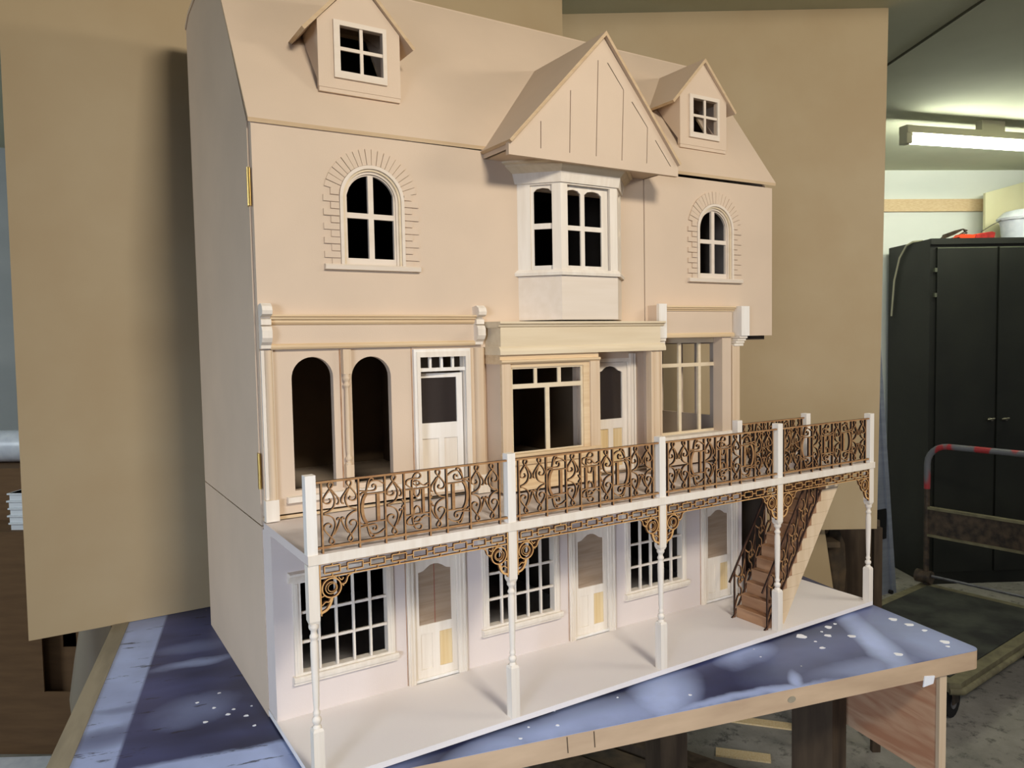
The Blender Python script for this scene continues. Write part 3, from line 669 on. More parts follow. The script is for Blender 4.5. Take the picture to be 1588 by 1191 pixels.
sub('sill', cant_slab(.0055, .7805, .0065, .786), 'bass', ori); sub('sill_cap', cant_slab(.0065, .786, .002, .792), 'bass', ori)
sub('cornice_step', cant_slab(.0035, .9615, .0045, .966), 'bass', ori); sub('cornice_step', cant_slab(.0045, .966, .0075, .9812), 'bass', ori)
# flaring cove above
prof = [(.0095, .9812), (.0100, .984), (.0120, .9865), (.0155, .990), (.0185, .9935), (.0190, .997), (.0240, 1.000), (.0240, 1.0105)]
sub('cove_moulding', cant_slab(.0075, .9812, .0095, .984), 'ply', ori)
for (a, z0), (b, z1) in zip(prof[1:-1], prof[2:]): sub('cove_moulding', cant_slab(a, z0, b, z1), 'ply', ori)

# ---- big gable
GX0, GX1, GY = .4345, .8535, -.100
gcx = .6440+.012; gz = 1.0065
gab = H_('front_gable', MB().prism([(GX0, .991), (GX1, .991), (GX1, 1.0135), (.6585, 1.2400), (.6555, 1.2400), (GX0, 1.0135)], F(GY+.006), F(GY+.010)), 'mdf', label='large front gable with vertical batten grooves')
# grooved face: slots cut through a thin front sheet
def slot(a, b, w_=.0020):
    dx, dz = b[0]-a[0], b[1]-a[1]; l = math.hypot(dx, dz); nx, nz = -dz/l*w_/2, dx/l*w_/2
    return [(a[0]+nx, a[1]+nz), (a[0]-nx, a[1]-nz), (b[0]-nx, b[1]-nz), (b[0]+nx, b[1]+nz)]
def slot3(a, k, b, w_=.0020):
    h_ = w_/2
    return [(a[0]-h_, a[1]), (a[0]+h_, a[1]+h_*1.2), (k[0]+h_, k[1]), (b[0]+h_, b[1]), (b[0]-h_, b[1]), (k[0]-h_, k[1]-h_*.5)]
slots = [slot((.506, 1.0595), (.505, 1.0096)), slot((.5755, 1.1262), (.5716, 1.0085)), slot((.6430, 1.194), (.6355, 1.0094)),
         slot3((.6664, 1.1925), (.7065, 1.1473), (.7005, 1.008)), slot3((.7279, 1.1265), (.7690, 1.0816), (.7662, 1.0093)), slot((.7901, 1.0586), (.8324, 1.0096))]
face = [(GX0, .991), (GX1, .991), (GX1, 1.0135), (.6585, 1.2380), (.6555, 1.2380), (GX0, 1.0135)]
sub('gable_face', MB().plate(face, slots, F(GY), F(GY+.006)), 'mdf', gab, label='gable board with engraved grooves')
sub('soffit_box', MB().box(.4405, .8475, GY+.010, .002, 1.0035, 1.0125).box(.4385, .4445, GY+.010, .004, 1.0035, 1.0175).box(.8435, .8495, GY+.010, .004, 1.0035, 1.0175), 'mdf', gab)
RX, RZ = .6585, 1.2505; YF = -.108
def roof_pitch(sg, rx, rz, tx, tz, yf, yvalley_low, yridge, th, name, parent, m_='mdf', kink=None):
    """one sloping board of a gable roof; the back edge is cut along the main roof"""
    d = Vector((tx-rx, 0, tz-rz)); nn = Vector((-d.z, 0, d.x)).normalized()*th
    if nn.z > 0: nn = -nn
    rn = Vector((0, 0, -th*d.length/abs(d.x)))
    q = [Vector((rx, yf, rz)), Vector((tx, yf, tz)), Vector((tx, yvalley_low, tz)), Vector((rx, yridge, rz))]; qn = [rn, nn, nn, rn]
    m2 = MB(); m2.add(q+[v+k_ for v, k_ in zip(q, qn)], [(0, 1, 2, 3), (7, 6, 5, 4), (0, 4, 5, 1), (1, 5, 6, 2), (2, 6, 7, 3), (3, 7, 4, 0)], [0, 0, 1, 1, 1, 1])
    return sub(name, m2, [m_, 'mdf_edge'], parent)
roof_pitch(-1, RX, RZ, .4320, 1.0160, YF, .003, .152, .006, 'gable_roof_board', gab)
roof_pitch(1, RX, RZ, .8560, 1.0160, YF, .000, .152, .006, 'gable_roof_board', gab)

# ---- dormers
def dormer(cx, dz, name_label):
    x0, x1 = cx-.0775, cx+.0775; yf = .037; zb = 1.1045+dz; ze = 1.2195+dz; za = 1.2995+dz
    o_ = [(x0, zb), (x1, zb), (x1, ze), (cx, za), (x0, ze)]
    wx0, wx1, wz0, wz1 = cx-.038, cx+.0425, zb+.031, zb+.110
    d = H_('dormer', MB().plate(o_, [rect(wx0, wx1, wz0, wz1)], F(yf), F(yf+.008)), 'mdf', label=name_label)
    for x in (x0, x1-.006):
        pr_ = [(yf+.008, zb+.014), (yf+.008, ze), ((ze-1.0286)/1.511, ze)]
        sub('cheek', MB().prism(pr_, Fx(x), Fx(x+.006)), 'mdf', d)
    sub('bottom_board', MB().box(x0+.001, x1-.001, yf+.001, yf+.012, zb-.0075, zb-.0002), 'mdf', d)
    sub('attic_lining', MB().box(x0+.004, x1-.004, .215, .218, 1.03, 1.33), 'interior', d)  # added dark sheet, stands for the shade behind the dormer window
    fz0, fz1, fx0, fx1 = wz0-.0125, wz1+.0085, wx0-.0115, wx1+.0075
    wf = sub('window_casing', MB().plate(rect(fx0, fx1, fz0, fz1), [rect(wx0, wx1, wz0, wz1)], F(yf-.0045), F(yf)), 'oriel_ply', d)
    mx, mz = (wx0+wx1)/2, (wz0+wz1)/2
    sub('glazing_bar', MB().box(mx-.003, mx+.003, yf-.0025, yf+.001, wz0, wz1), 'oriel_ply', d)
    sub('glazing_bar', MB().box(wx0, mx-.003, yf-.0025, yf+.001, mz-.003, mz+.003).box(mx+.003, wx1, yf-.0025, yf+.001, mz-.003, mz+.003), 'oriel_ply', d)
    yr = (1.313+dz-1.0286)/1.511
    roof_pitch(-1, cx, 1.3115+dz, cx-.1065, 1.1985+dz, .030, (1.1985+dz-1.0286)/1.511-.001, yr, .0065, 'roof_board', d, 'mdf')
    roof_pitch(1, cx, 1.3115+dz, cx+.1065, 1.1985+dz, .030, (1.1985+dz-1.0286)/1.511-.001, yr, .0065, 'roof_board', d, 'mdf')
dormer(.2085, 0, 'left dormer'); dormer(1.0720, .0035, 'right dormer')

# ================================================================== first-floor shopfronts
def corbel(x0, x1, top, s_=1.0, yb=0.0, name='corbel', m_='bass'):
    P_ = [(0, 0), (.016, .002), (.024, -.003), (.027, -.010), (.025, -.016), (.019, -.019), (.010, -.020), (.010, -.023), (.016, -.0245), (.0165, -.0335), (.010, -.0345), (.018, -.0365), (.0215, -.043), (.0215, -.055), (.017, -.062), (.010, -.067), (.009, -.0725), (0, -.0725)]
    pr_ = [(yb-a*s_, top+b) for a, b in P_]
    cb = H_(name, profile_x(pr_, x0, x1), m_, label='white scrolled corbel')
    return cb
corbel(.004, .0205, .7195); corbel(.4070, .4240, .7190)
lf = H_('shop_fascia', MB().box(.0205, .4070, -.004, .0, .654, .686), 'mdf', label='left shop fascia board')
sub('cornice', profile_x([(0, .6855), (-.006, .6865), (-.009, .690), (-.009, .694), (-.013, .6955), (-.014, .6985), (-.017, .7000), (-.017, .7030), (0, .7035)], .0205, .4070), 'pine', lf)
sub('lower_moulding', profile_x([(0, .6450), (-.008, .6455), (-.010, .6485), (-.010, .6520), (-.0055, .6545), (0, .6550)], .0205, .4070), 'pine', lf)
pil = H_('pilaster', MB().box(.0045, .0235, -.006, 0, .394, .6440), 'bass')
sub('half_column', MB().lathe([(.0065, .394), (.0065, .6440)], .0160, -.006, 14), 'pine_v', pil, 40)
sub('plinth', MB().box(.0015, .0235, -.014, 0, .3585, .3945), 'bass', pil)
pil = H_('pilaster', MB().box(.3985, .4280, -.003, 0, .394, .6400), 'pine_v')
sub('half_column', MB().lathe([(.0110, .394), (.0110, .6400)], .4170, -.004, 18), 'pine_v', pil, 40)
sub('plinth', MB().box(.4030, .4295, -.017, 0, .3585, .3945), 'bass', pil)
# turned column between the arches
def turned(z0, z1, rmax, prof=None):
    h = z1-z0
    pts = [(0.9, 0), (0.9, .02), (.62, .03), (.62, .045), (.88, .06), (.88, .08), (.55, .095), (.50, .12), (.62, .17), (.66, .30), (.62, .55), (.55, .75), (.50, .84), (.55, .855), (.9, .87), (.9, .885), (.6, .90), (.6, .92), (.95, .94), (.95, .96), (.8, .975), (.9, 1.0)]
    return [(rmax*a, z0+h*b) for a, b in pts]
col = H_('turned_column', MB().box(.1425, .1565, -.012, .001, .600, .6430), 'pine_v', label='turned column between the two arches')
sub('column_foot', MB().box(.1425, .1565, -.012, .001, .384, .440), 'pine_v', col)
sub('shaft', MB().lathe(turned(.440, .600, .0072), .1495, -.0058, 14), 'pine_v', col, 50)
sub('joint_strip', MB().box(.1390, .1410, -.001, .002, .400, .6430), 'stair_wood', col)
H_('shop_sill', profile_x([(0, .3845), (-.009, .3850), (-.010, .3945), (0, .3955)], .0400, .2740), 'bass')
H_('panel_joint', MB().box(.2755, .2770, -.0006, .001, .366, .6440), 'stair_wood')
# left shop door, ajar
dr = H_('shop_door', MB().plate(rect(.2785, .3970, .3625, .6400), [rect(.2895, .3865, .3625, .6260)], F(-.007), F(0)), 'door_white', label='white glazed shop door standing ajar, with fanlight')
sub('inner_frame', MB().plate(rect(.2835, .3925, .3625, .6350), [rect(.2905, .3855, .3625, .6250)], F(-.0095), F(-.007)), 'bass', dr)
sub('jamb', MB().box(.2880, .2905, 0, .0160, .3625, .6260).box(.3855, .3880, 0, .0160, .3625, .6260).box(.2880, .3880, 0, .0160, .6250, .6275), 'bass', dr)
sub('transom', MB().box(.2895, .3865, -.004, .012, .5980, .6045), 'door_white', dr)
for k in range(1, 4):
    x = .2905+(.3855-.2905)*k/4
    sub('fanlight_bar', MB().box(x-.0024, x+.0024, -.002, .003, .6045, .6260), 'door_white', dr)
def leafpt(ang, hx, hy):
    c, s_ = math.cos(ang), math.sin(ang)
    return lambda o: (lambda a, b: (hx-a*c+o*s_, hy+a*s_+o*c, b))
lp = leafpt(math.radians(7), .3835, .004)      # a = distance from the hinge, o = depth
W_ = .0905
lfm = sub('door_leaf', MB().plate(rect(0, W_, .364, .5940), [rect(.0120, W_-.008, .4995, .5855), rect(.0120, .0385, .374, .4700), rect(.0500, W_-.008, .374, .4700)], lp(0), lp(.005)), 'door_white', dr, label='door leaf')
sub('door_panel', MB().prism(rect(.011, .0395, .373, .471), lp(.0025), lp(.0045)), 'bass', dr)
sub('door_panel', MB().prism(rect(.049, W_-.007, .373, .471), lp(.0025), lp(.0045)), 'bass', dr)
sub('glass_pane', MB().prism(rect(.011, W_-.007, .4985, .5865), lp(.0022), lp(.0030)), 'glass', dr, label='clear plastic pane flecked with dust')

# ---- centre shop: projecting box fascia, bay window and recessed door
cf = H_('shop_fascia', MB().box(.4335, .8370, -.060, .0, .6410, .6780), 'ply', label='projecting centre shop fascia')
sub('cornice', MB().prism([(0, .6780), (-.060, .6780), (-.063, .6795), (-.0645, .6830), (-.0690, .6850), (-.0690, .6890), (0, .6900)], Fx(.4280), Fx(.8455)), 'ply', cf)
sub('lower_moulding', MB().prism([(0, .6260), (-.066, .6260), (-.066, .6330), (-.063, .6390), (-.0600, .6415), (0, .6415)], Fx(.4290), Fx(.8480)), 'ply', cf)
bw = H_('shop_bay_window', MB().prism([(0, .6085), (-.0635, .6085), (-.0675, .6120), (-.0675, .6160), (-.060, .6165), (-.060, .6260), (0, .6260)], Fx(.4310), Fx(.6670)), 'pine', label='projecting shop bay window')
for x in (.4335, .6600): sub('side_wall', MB().box(x, x+.004, -.056, 0, .3625, .6085), 'mdf', bw)
sub('front_frame', MB().plate(rect(.4335, .6640, .3625, .6085), [rect(.4560, .6275, .4340, .6010)], F(-.060), F(-.056)), 'pine', bw)
bars = [rect(.4600, .5095, .5690, .5980), rect(.5165, .5655, .5690, .5980), rect(.5735, .6225, .5690, .5980), rect(.4600, .5353, .4380, .5600), rect(.5450, .6225, .4380, .5600)]
sub('sash', MB().plate(rect(.4540, .6290, .4320, .6030), bars, F(-.0575), F(-.0545)), 'ply', bw)
for x in (.6425,): sub('corner_post', MB().box(x, .6665, -.0645, -.060, .3625, .6085), 'pine_v', bw)
sub('corner_post', MB().box(.4335, .4535, -.0625, -.060, .3625, .6085), 'pine_v', bw)
sub('sill', MB().prism([(-.056, .4290), (-.067, .4295), (-.067, .4345), (-.056, .4360)], Fx(.4310), Fx(.6670)), 'pine', bw)
sub('panel_moulding', MB().prism([(-.056, .4120), (-.064, .4130), (-.065, .4190), (-.0605, .4230), (-.056, .4230)], Fx(.4325), Fx(.6650)), 'pine', bw)
sub('panel_moulding', MB().prism([(-.056, .3625), (-.065, .3635), (-.065, .3760), (-.0605, .3800), (-.056, .3800)], Fx(.4325), Fx(.6650)), 'pine', bw)
# recessed arched-glass door
cd_ = H_('shop_door', MB().plate(rect(.6850, .8050, .3625, .6100), [rect(.7010, .7925, .3625, .6020)], F(-.004), F(0)), 'bass', label='recessed shop door with arched dark glass')
sub('side_trim', MB().box(.7990, .8060, -.0075, 0, .3625, .6200).box(.8090, .8140, -.0065, 0, .3625, .6200), 'bass', cd_)
ogee = [(.7130, .4780), (.7795, .4780), (.7795, .5790), (.7760, .5815), (.7690, .5835), (.7640, .5880), (.7580, .5915), (.7462, .5935), (.7345, .5915), (.7285, .5880), (.7235, .5835), (.7165, .5815), (.7130, .5790)]
sub('door_leaf', MB().plate(rect(.7010, .7925, .3640, .6010), [ogee, rect(.7140, .7400, .3740, .4570), rect(.7530, .7790, .3740, .4570)], F(.0005), F(.006)), 'bass', cd_, label='door leaf')
sub('door_panel', MB().box(.7130, .7410, .003, .0055, .373, .458).box(.7520, .7800, .003, .0055, .373, .458), 'panel_wood', cd_)
sub('glass_pane', MB().box(.7125, .7800, .0035, .0045, .4775, .5940), 'glass', cd_, label='dark clear pane')
# flat pilasters at the right of the recess
pr_ = H_('pilaster', MB().box(.8090, .8400, -.060, -.045, .3625, .6260), 'pine_v')
sub('reed', MB().box(.8090, .8130, -.0615, -.060, .3625, .6260).box(.8180, .8310, -.0610, -.060, .3625, .6260).box(.8360, .8400, -.0615, -.060, .3625, .6260), 'pine_v', pr_)
H_('recess_panel', MB().box(.8420, .8450, -.044, 0, .3625, .6260), 'mdf')

# ---- right shop
YR = -.0285
rf = H_('shop_fascia', MB().box(.8557, .8600, YR, 0, .652, .7250).box(.8600, 1.0950, YR, 0, .6600, .7130), 'mdf', label='right shop fascia board')
sub('cornice', MB().prism([(0, .7120), (YR-.002, .7125), (YR-.003, .7155), (YR-.006, .7170), (YR-.006, .7190), (YR-.009, .7205), (YR-.009, .7240), (0, .7255)], Fx(.8790), Fx(1.1000)), 'pine', rf)
sub('lower_moulding', MB().prism([(0, .6520), (YR-.005, .6525), (YR-.006, .6560), (YR-.006, .6590), (YR-.002, .6625), (0, .6625)], Fx(.8790), Fx(1.0975)), 'pine', rf)
cb = H_('corbel', MB().box(.8560, .8790, YR-.008, YR, .6520, .7280), 'door_white', label='square white corbel beside the centre fascia')
sub('corbel_foot', MB().prism([(YR, .6520), (YR-.006, .6520), (YR-.006, .6460), (YR-.003, .6450), (YR-.003, .6390), (YR, .6370)], Fx(.8570), Fx(.8780)), 'bass', cb)
cb = H_('corbel', MB().box(1.1220, 1.1500, -.034, 0, .6540, .7250), 'door_white', label='square white corbel at the far right')
sub('corbel_foot', MB().box(1.1180, 1.1460, -.031, .006, .6485, .6535).box(1.1150, 1.1440, -.028, .006, .6425, .6475).box(1.1120, 1.1410, -.026, .006, .6370, .6415).box(1.1080, 1.1395, -.024, .006, .6300, .6360), 'bass', cb)
rc = H_('corner_column', MB().box(1.1030, 1.1290, -.022, -.004, .3580, .6310), 'pine_v', label='pine corner post of the right shop')
H_('pilaster', MB().box(1.0620, 1.0920, YR, .0, .3625, .6525), 'mdf')
H_('pilaster', MB().box(.8560, .8650, YR, .0, .3625, .6525), 'mdf')
H_('stall_riser', MB().box(.8650, 1.0620, YR+.004, .0, .3625, .4200), 'mdf', label='panel below the right shop window')
H_('shop_sill', MB().box(.8600, 1.0930, YR-.004, .002, .4200, .4290), 'bass')
rw = H_('shop_window', MB().plate(rect(.8870, 1.0890, .4270, .6520), [rect(.8970, .9480, .5930, .6400), rect(.9565, 1.0115, .5930, .6400), rect(1.0195, 1.0750, .5930, .6400),
       rect(.8970, .9480, .4345, .5845), rect(.9565, 1.0115, .4345, .5845), rect(1.0195, 1.0750, .4345, .5845)], F(-.001), F(.004)), 'ply', label='six-light right shop window')
H_('jamb_board', MB().box(1.0870, 1.0905, -.0005, .0145, .4270, .6520), 'bass')
# half pilaster left of the right shop window
# ================================================================== BASE: basement storey
side_b = [(YC, BZ+.0006), (YC, ZS-.0015), (YB, ZS-.0015), (YB, BZ+.0006)]
B_('side_panel', MB().prism(side_b, Fx(0), Fx(.010)), 'mdf', label='plain left side of the base')
B_('side_panel', MB().prism(side_b, Fx(1.262), Fx(1.272)), 'mdf')
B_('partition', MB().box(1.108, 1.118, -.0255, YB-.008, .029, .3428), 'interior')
B_('wall_lining', MB().box(1.2605, 1.2618, YC+.001, .299, .0295, .3375), 'interior')  # added dark sheet, carries the recess shade on the inner wall
B_('wall_lining', MB().box(.0102, .012, YC, YB-.009, .0295, .3375), 'interior')  # added dark sheet, carries the basement shade on the inner wall
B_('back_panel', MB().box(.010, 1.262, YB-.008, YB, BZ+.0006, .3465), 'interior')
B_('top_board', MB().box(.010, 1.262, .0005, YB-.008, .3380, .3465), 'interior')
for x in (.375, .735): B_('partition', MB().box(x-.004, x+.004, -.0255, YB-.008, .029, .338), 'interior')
B_('alcove_wall', MB().box(1.118, 1.262, .300, .308, .029, .338), 'interior', label='unlit recess behind the stairs')  # shade of the recess is put into the wall colour
# porch floor
pf = B_('porch_floor', MB().prism([(0, -.247), (1.3238, -.247), (1.3238, .522), (1.2725, .522), (1.2725, .0150), (1.2615, .0150), (1.2615, .5215), (.0105, .5215), (.0105, .0150), (0, .0150)], Fz(.0195), Fz(.029)), 'porch', label='porch floor board')
sub('plinth_strip', MB().box(.02, 1.30, -.240, -.225, BZ, .0195).box(.02, 1.30, .0, .015, 0, .0195).box(1.29, 1.30, -.22, .5, 0, .0195), 'dark_wood', pf)
# basement front wall with three windows and three doors
GW = [.0458, .4078, .7635]; GD = [.2375, .6000, .9790]
gh = [rect(x-.0005, x+.1535, .1028, .2560) for x in GW]+[rect(x+.012, x+.109, .029, .2560) for x in GD]
B_('front_wall', MB().plate([(0.0015, .029), (1.118, .029), (1.118, .3428), (0.0015, .3428)], gh, F(-.037), F(-.0255)), 'mdf_base', label='basement front wall')
B_('wall_return', MB().box(0.0015, .0085, -.0255, YC, .0295, .3428), 'mdf_base')
for x in GD: B_('panel_joint', MB().box(x-.0014, x-.0002, -.0376, -.036, .029, .3428), 'stair_wood')
def gwin():
    """prototype 5 x 3 sash window, local origin at the left bottom of the glazing"""
    P_ = {}
    W, Z0, Z1 = .1530, .1030, .2555
    fr = MB().plate(rect(-.0130, W+.0130, Z0-.0040, Z1+.003), [rect(0, W, Z0, Z1)], F(-.0045), F(0))
    fr.box(-.0090, -.0050, -.0060, -.0045, Z0, Z1).box(W+.0050, W+.0090, -.0060, -.0045, Z0, Z1)
    P_['frame'] = fr.mesh('window', ['bass'])
    P_['sill'] = MB().prism([(0, .0845), (-.0075, .0850), (-.0080, .0895), (-.0120, .0910), (-.0125, .0965), (-.0100, .0990), (0, .0990)], Fx(-.0165), Fx(W+.0175)).mesh('sill', ['bass'])
    P_['cornice'] = MB().prism([(0, .2580), (-.0060, .2585), (-.0075, .2620), (-.0130, .2690), (-.0160, .2715), (-.0165, .2755), (0, .2760)], Fx(-.0200), Fx(W+.0200)).mesh('cornice', ['bass'])
    P_['bar_v'] = MB().box(-.0018, .0018, -.0030, .0030, Z0, Z1).mesh('glazing_bar', ['bass'])
    P_['bar_h'] = MB().box(0, W, -.0022, .0022, -.0022, .0022).mesh('glazing_bar', ['bass'])
    P_['jamb'] = MB().box(-.0015, 0, 0, .012, Z0, Z1).box(W, W+.0015, 0, .012, Z0, Z1).box(-.0015, W+.0015, 0, .012, Z0-.0015, Z0).box(-.0015, W+.0015, 0, .012, Z1, Z1+.0015).mesh('jamb', ['bass'])
    return P_
GP = gwin()
for x in GW:
    o = link('basement_window', GP['frame'], base, (x, -.037, 0), world=True)
    child('sill', GP['sill'], o); child('cornice', GP['cornice'], o); child('jamb', GP['jamb'], o)
    for k in range(1, 5): child('glazing_bar', GP['bar_v'], o, (.1530*k/5, .0005, 0))
    for k in (1, 2): child('glazing_bar', GP['bar_h'], o, (0, .0015, .1030+.1525*k/3-.0006*k))
def gdoor(x, film_line, lab):
    W = .1210
    d = link('basement_door', MB().plate([(0, .029), (W, .029), (W, .2640), (0, .2640)], [rect(.0140, W-.0190, .0290, .2545)], F(-.0050), F(0)).mesh('door_casing', ['bass']), base, (x, -.037, 0), label=lab, world=True)
    sub('casing_bead', MB().box(.0030, .0060, -.0072, -.005, .029, .262).box(.0095, .0125, -.0062, -.005, .029, .262).box(W-.0060, W-.0030, -.0072, -.005, .029, .262).box(W-.0135, W-.0105, -.0062, -.005, .029, .262), 'bass', d)
    x0, x1 = .0135, W-.0185; c = (x0+x1)/2; g0, g1 = x0+.0115, x1-.0105
    og = [(g0, .1335), (g1, .1335), (g1, .2325), (g1-.004, .2330), (g1-.010, .2345), (g1-.018, .2400), (c+.008, .2440), (c, .2452), (c-.008, .2440), (g0+.018, .2400), (g0+.010, .2345), (g0+.004, .2330), (g0, .2325)]
    sub('door_leaf', MB().plate(rect(x0, x1, .0330, .2545), [og, rect(x0+.014, c-.0075, .050, .1160), rect(c+.0075, x1-.0105, .050, .1160)], F(.001), F(.006)), 'bass', d, label='door leaf')
    sub('door_panel', MB().box(x0+.013, c-.0065, .0030, .0055, .049, .117), 'bass', d)
    sub('door_panel', MB().box(c+.0065, x1-.0095, .0030, .0055, .049, .117), 'panel_wood', d, label='yellow wood panel')
    sub('glass_pane', MB().box(g0-.001, g1+.001, .0035, .0050, .1325, .2460), 'film', d, label='pane with brown protective film')
    if film_line: sub('film_seam', MB().box(c-.0006, c+.0006, .0030, .0035, .1335, .2445), 'redline', d, label='thin red seam')
    sub('threshold', MB().box(.0130, W-.0180, -.0030, .006, .029, .0345), 'door_white', d)
gdoor(GD[0], True, 'basement door nearest the left, red seam in its pane'); gdoor(GD[1], False, 'middle basement door'); gdoor(GD[2], False, 'basement door beside the stairs')

# ================================================================== deck, posts, railings, fretwork
DX1 = 1.3250
dk = [(0, -.247), (DX1, -.247), (DX1, .0), (0, .0)]
deck_hole = [(1.010, -.2235), (1.195, -.2235), (1.195, -.1390), (1.010, -.1390)]
B_('balcony_deck', MB().plate(dk, [deck_hole], Fz(.3430), Fz(.3566)), 'mdf_base', label='balcony deck board')
B_('deck_fascia', MB().box(-.0005, DX1+.001, -.2485, -.247, .3428, .3568), 'bass')
PX = [.0069+.33*i for i in range(4)]+[.0069+.33*4-.0110]
BXZ = [.1020, .1130, .1150, .1130, .1060]
def turned_shaft(z0, z1, s_):
    """lower turned part of a veranda post: rings, long taper, rings"""
    L = z1-z0
    P_ = [(.82, 0), (.82, .012), (.55, .03), (.80, .055), (.88, .075), (.80, .095), (.55, .105), (.50, .115), (.66, .135), (.66, .150), (.52, .165), (.50, .19), (.56, .22), (.68, .45), (.76, .68), (.76, .80),
          (.62, .835), (.60, .85), (.80, .865), (.80, .885), (.58, .90), (.56, .93), (.90, .955), (.95, .972), (.90, .985), (.95, 1.0)]
    return MB().lathe([(s_*a, z0+L*b) for a, b in P_], 0, 0, 14)
hw = .0078
for i, x in enumerate(PX):
    zb = BXZ[i]
    lower = MB().box(-hw, hw, -hw, hw, .029, zb).add([(-hw, -hw, zb), (hw, -hw, zb), (hw, hw, zb), (-hw, hw, zb), (-hw*.8, -hw*.8, zb+.004), (hw*.8, -hw*.8, zb+.004), (hw*.8, hw*.8, zb+.004), (-hw*.8, hw*.8, zb+.004)],
          [(0, 3, 2, 1), (4, 5, 6, 7), (0, 1, 5, 4), (1, 2, 6, 5), (2, 3, 7, 6), (3, 0, 4, 7)])
    po = link('veranda_post', lower.mesh('veranda_post', ['bass']), base, (x, -.247+hw, 0), world=True)
    sub('turned_shaft', turned_shaft(zb+.004, .2580, hw), 'bass', po, 50)
    up = MB().box(-hw, hw, -hw, hw, .2620, .3428).add([(-hw*.75, -hw*.75, .2570), (hw*.75, -hw*.75, .2570), (hw*.75, hw*.75, .2570), (-hw*.75, hw*.75, .2570), (-hw, -hw, .2625), (hw, -hw, .2625), (hw, hw, .2625), (-hw, hw, .2625)],
          [(0, 3, 2, 1), (4, 5, 6, 7), (0, 1, 5, 4), (1, 2, 6, 5), (2, 3, 7, 6), (3, 0, 4, 7)])
    sub('post_head', up, 'bass', po)
def rail_post(x, y, h=.1130, w_=.0075):
    B_('railing_post', MB().box(x-w_, x+w_, y-w_, y+w_, .3566, .3566+h), 'door_white')
for x in PX: rail_post(x, -.247+.0079)
rail_post(.9905, -.1370, .1120); rail_post(1.2240, -.1370, .1120)

# --- railing pattern (one bay = .33 m between post centres), local x from the left post centre
BARS = [.0156, .0706, .1114, .1423, .1838, .2133, .2542, .3083]
ZR0, ZR1, ZM = .3665, .4575, .4125
RY0, RY1 = -.0024, .0024
def smooth_pts(p, n=5):
    out = []; m_ = len(p)
    for i in range(m_-1):
        p0, p1, p2, p3 = p[max(0, i-1)], p[i], p[i+1], p[min(m_-1, i+2)]
        for k in range(n):
            t = k/n
            out.append(tuple(.5*((2*p1[j])+(-p0[j]+p2[j])*t+(2*p0[j]-5*p1[j]+4*p2[j]-p3[j])*t*t+(-p0[j]+3*p1[j]-3*p2[j]+p3[j])*t**3) for j in (0, 1)))
    out.append(p[-1]); return out
S_LOOP = [(.20, .47), (.24, .40), (.19, .33), (.10, .33), (.04, .40), (.05, .52), (.16, .70), (.28, .86), (.30, .95), (.24, 1.0), (.18, .95), (.18, .86), (.26, .70), (.33, .52), (.35, .35), (.30, .18), (.18, .07), (.04, .02)]
V_TOP = [(.27, .74), (.36, .60), (.44, .47), (.465, .36), (.44, .27), (.40, .27)]
V_BOT = [(.30, .70), (.38, .55), (.44, .40), (.48, .25), (.46, .19), (.41, .20), (.40, .25)]
def mirx(p): return [(1-a, b) for a, b in p]
def motif(kind, wdt):
    """strokes in (u, v) with v from -1..1 about the middle line"""
    st = []
    narrow = wdt < .045
    def both(p, w_=1.0, q=None): st.append((p, w_)); st.append(([(a, -b) for a, b in (q or p)], w_))
    if kind == 'M':
        both(S_LOOP); both(mirx(S_LOOP)); both(V_TOP, 1, V_BOT); both(mirx(V_TOP), 1, mirx(V_BOT))
    elif kind == 'S':
        k = .055/wdt
        both([(a*k, b) for a, b in S_LOOP]); both([(a*k, b) for a, b in V_TOP], 1, [(a*k, b) for a, b in V_BOT])
        both([(.98, .05), (.90, .15)], 1.2)
    elif kind == 'D':
        both([(.28, .52), (.32, .72), (.38, .90), (.46, .98), (.56, .95), (.52, .88)]); both([(.33, .68), (.45, .86), (.62, .90), (.80, .86), (.98, .76)])
        both([(.02, .60), (.30, .57), (.55, .56), (.66, .60), (.68, .70), (.62, .76), (.54, .73), (.55, .67)])
        both([(.20, .48), (.60, .47), (1.0, .47)]); both([(.02, .45), (.12, .52), (.26, .52)])
        st.append(([(.28, .50), (.15, .30), (.10, 0), (.15, -.30), (.28, -.50)], 2.6)); st.append(([(.74, .47), (.74, -.47)], 3.0))
    elif kind == 'H':
        both([(0, .44), (.5, .43), (1, .44)]); st.append(([(.27, .44), (.27, -.44)], 2.6)); st.append(([(.76, .44), (.76, -.44)], 2.6))
        both([(.36, .44), (.38, .26), (.50, .16), (.62, .26), (.64, .44)])
        both([(.30, .46), (.31, .70), (.42, .92), (.60, .97), (.68, .86), (.58, .78), (.36, .80), (.12, .76), (.06, .64), (.20, .52), (.34, .46)])
        both([(.36, .68), (.55, .70), (.66, .60), (.82, .52), (.98, .58)]); both([(.36, .62), (.50, .54), (.66, .60)])
    return st
CELLS = ['M', 'D', 'S', 'H', 'S', 'D', 'M']
scroll_me = []
for c in range(7):
    x0, x1 = BARS[c]+.0012, BARS[c+1]-.0012; wd_ = x1-x0; mb = MB()
    for pts_, wk in motif(CELLS[c], wd_):
        pp = pts_ if c < 4 else mirx(pts_)
        hh_ = (ZR1-ZR0)/2-.0010
        pl = [(x0+a*wd_, ZM+b*hh_) for a, b in smooth_pts(pp, 4)]
        mb.ribbon(pl, .0017*wk, RY0, RY1, 0, 1)
    scroll_me.append(mb.mesh('scroll_motif', ['laser_face', 'laser_edge']))
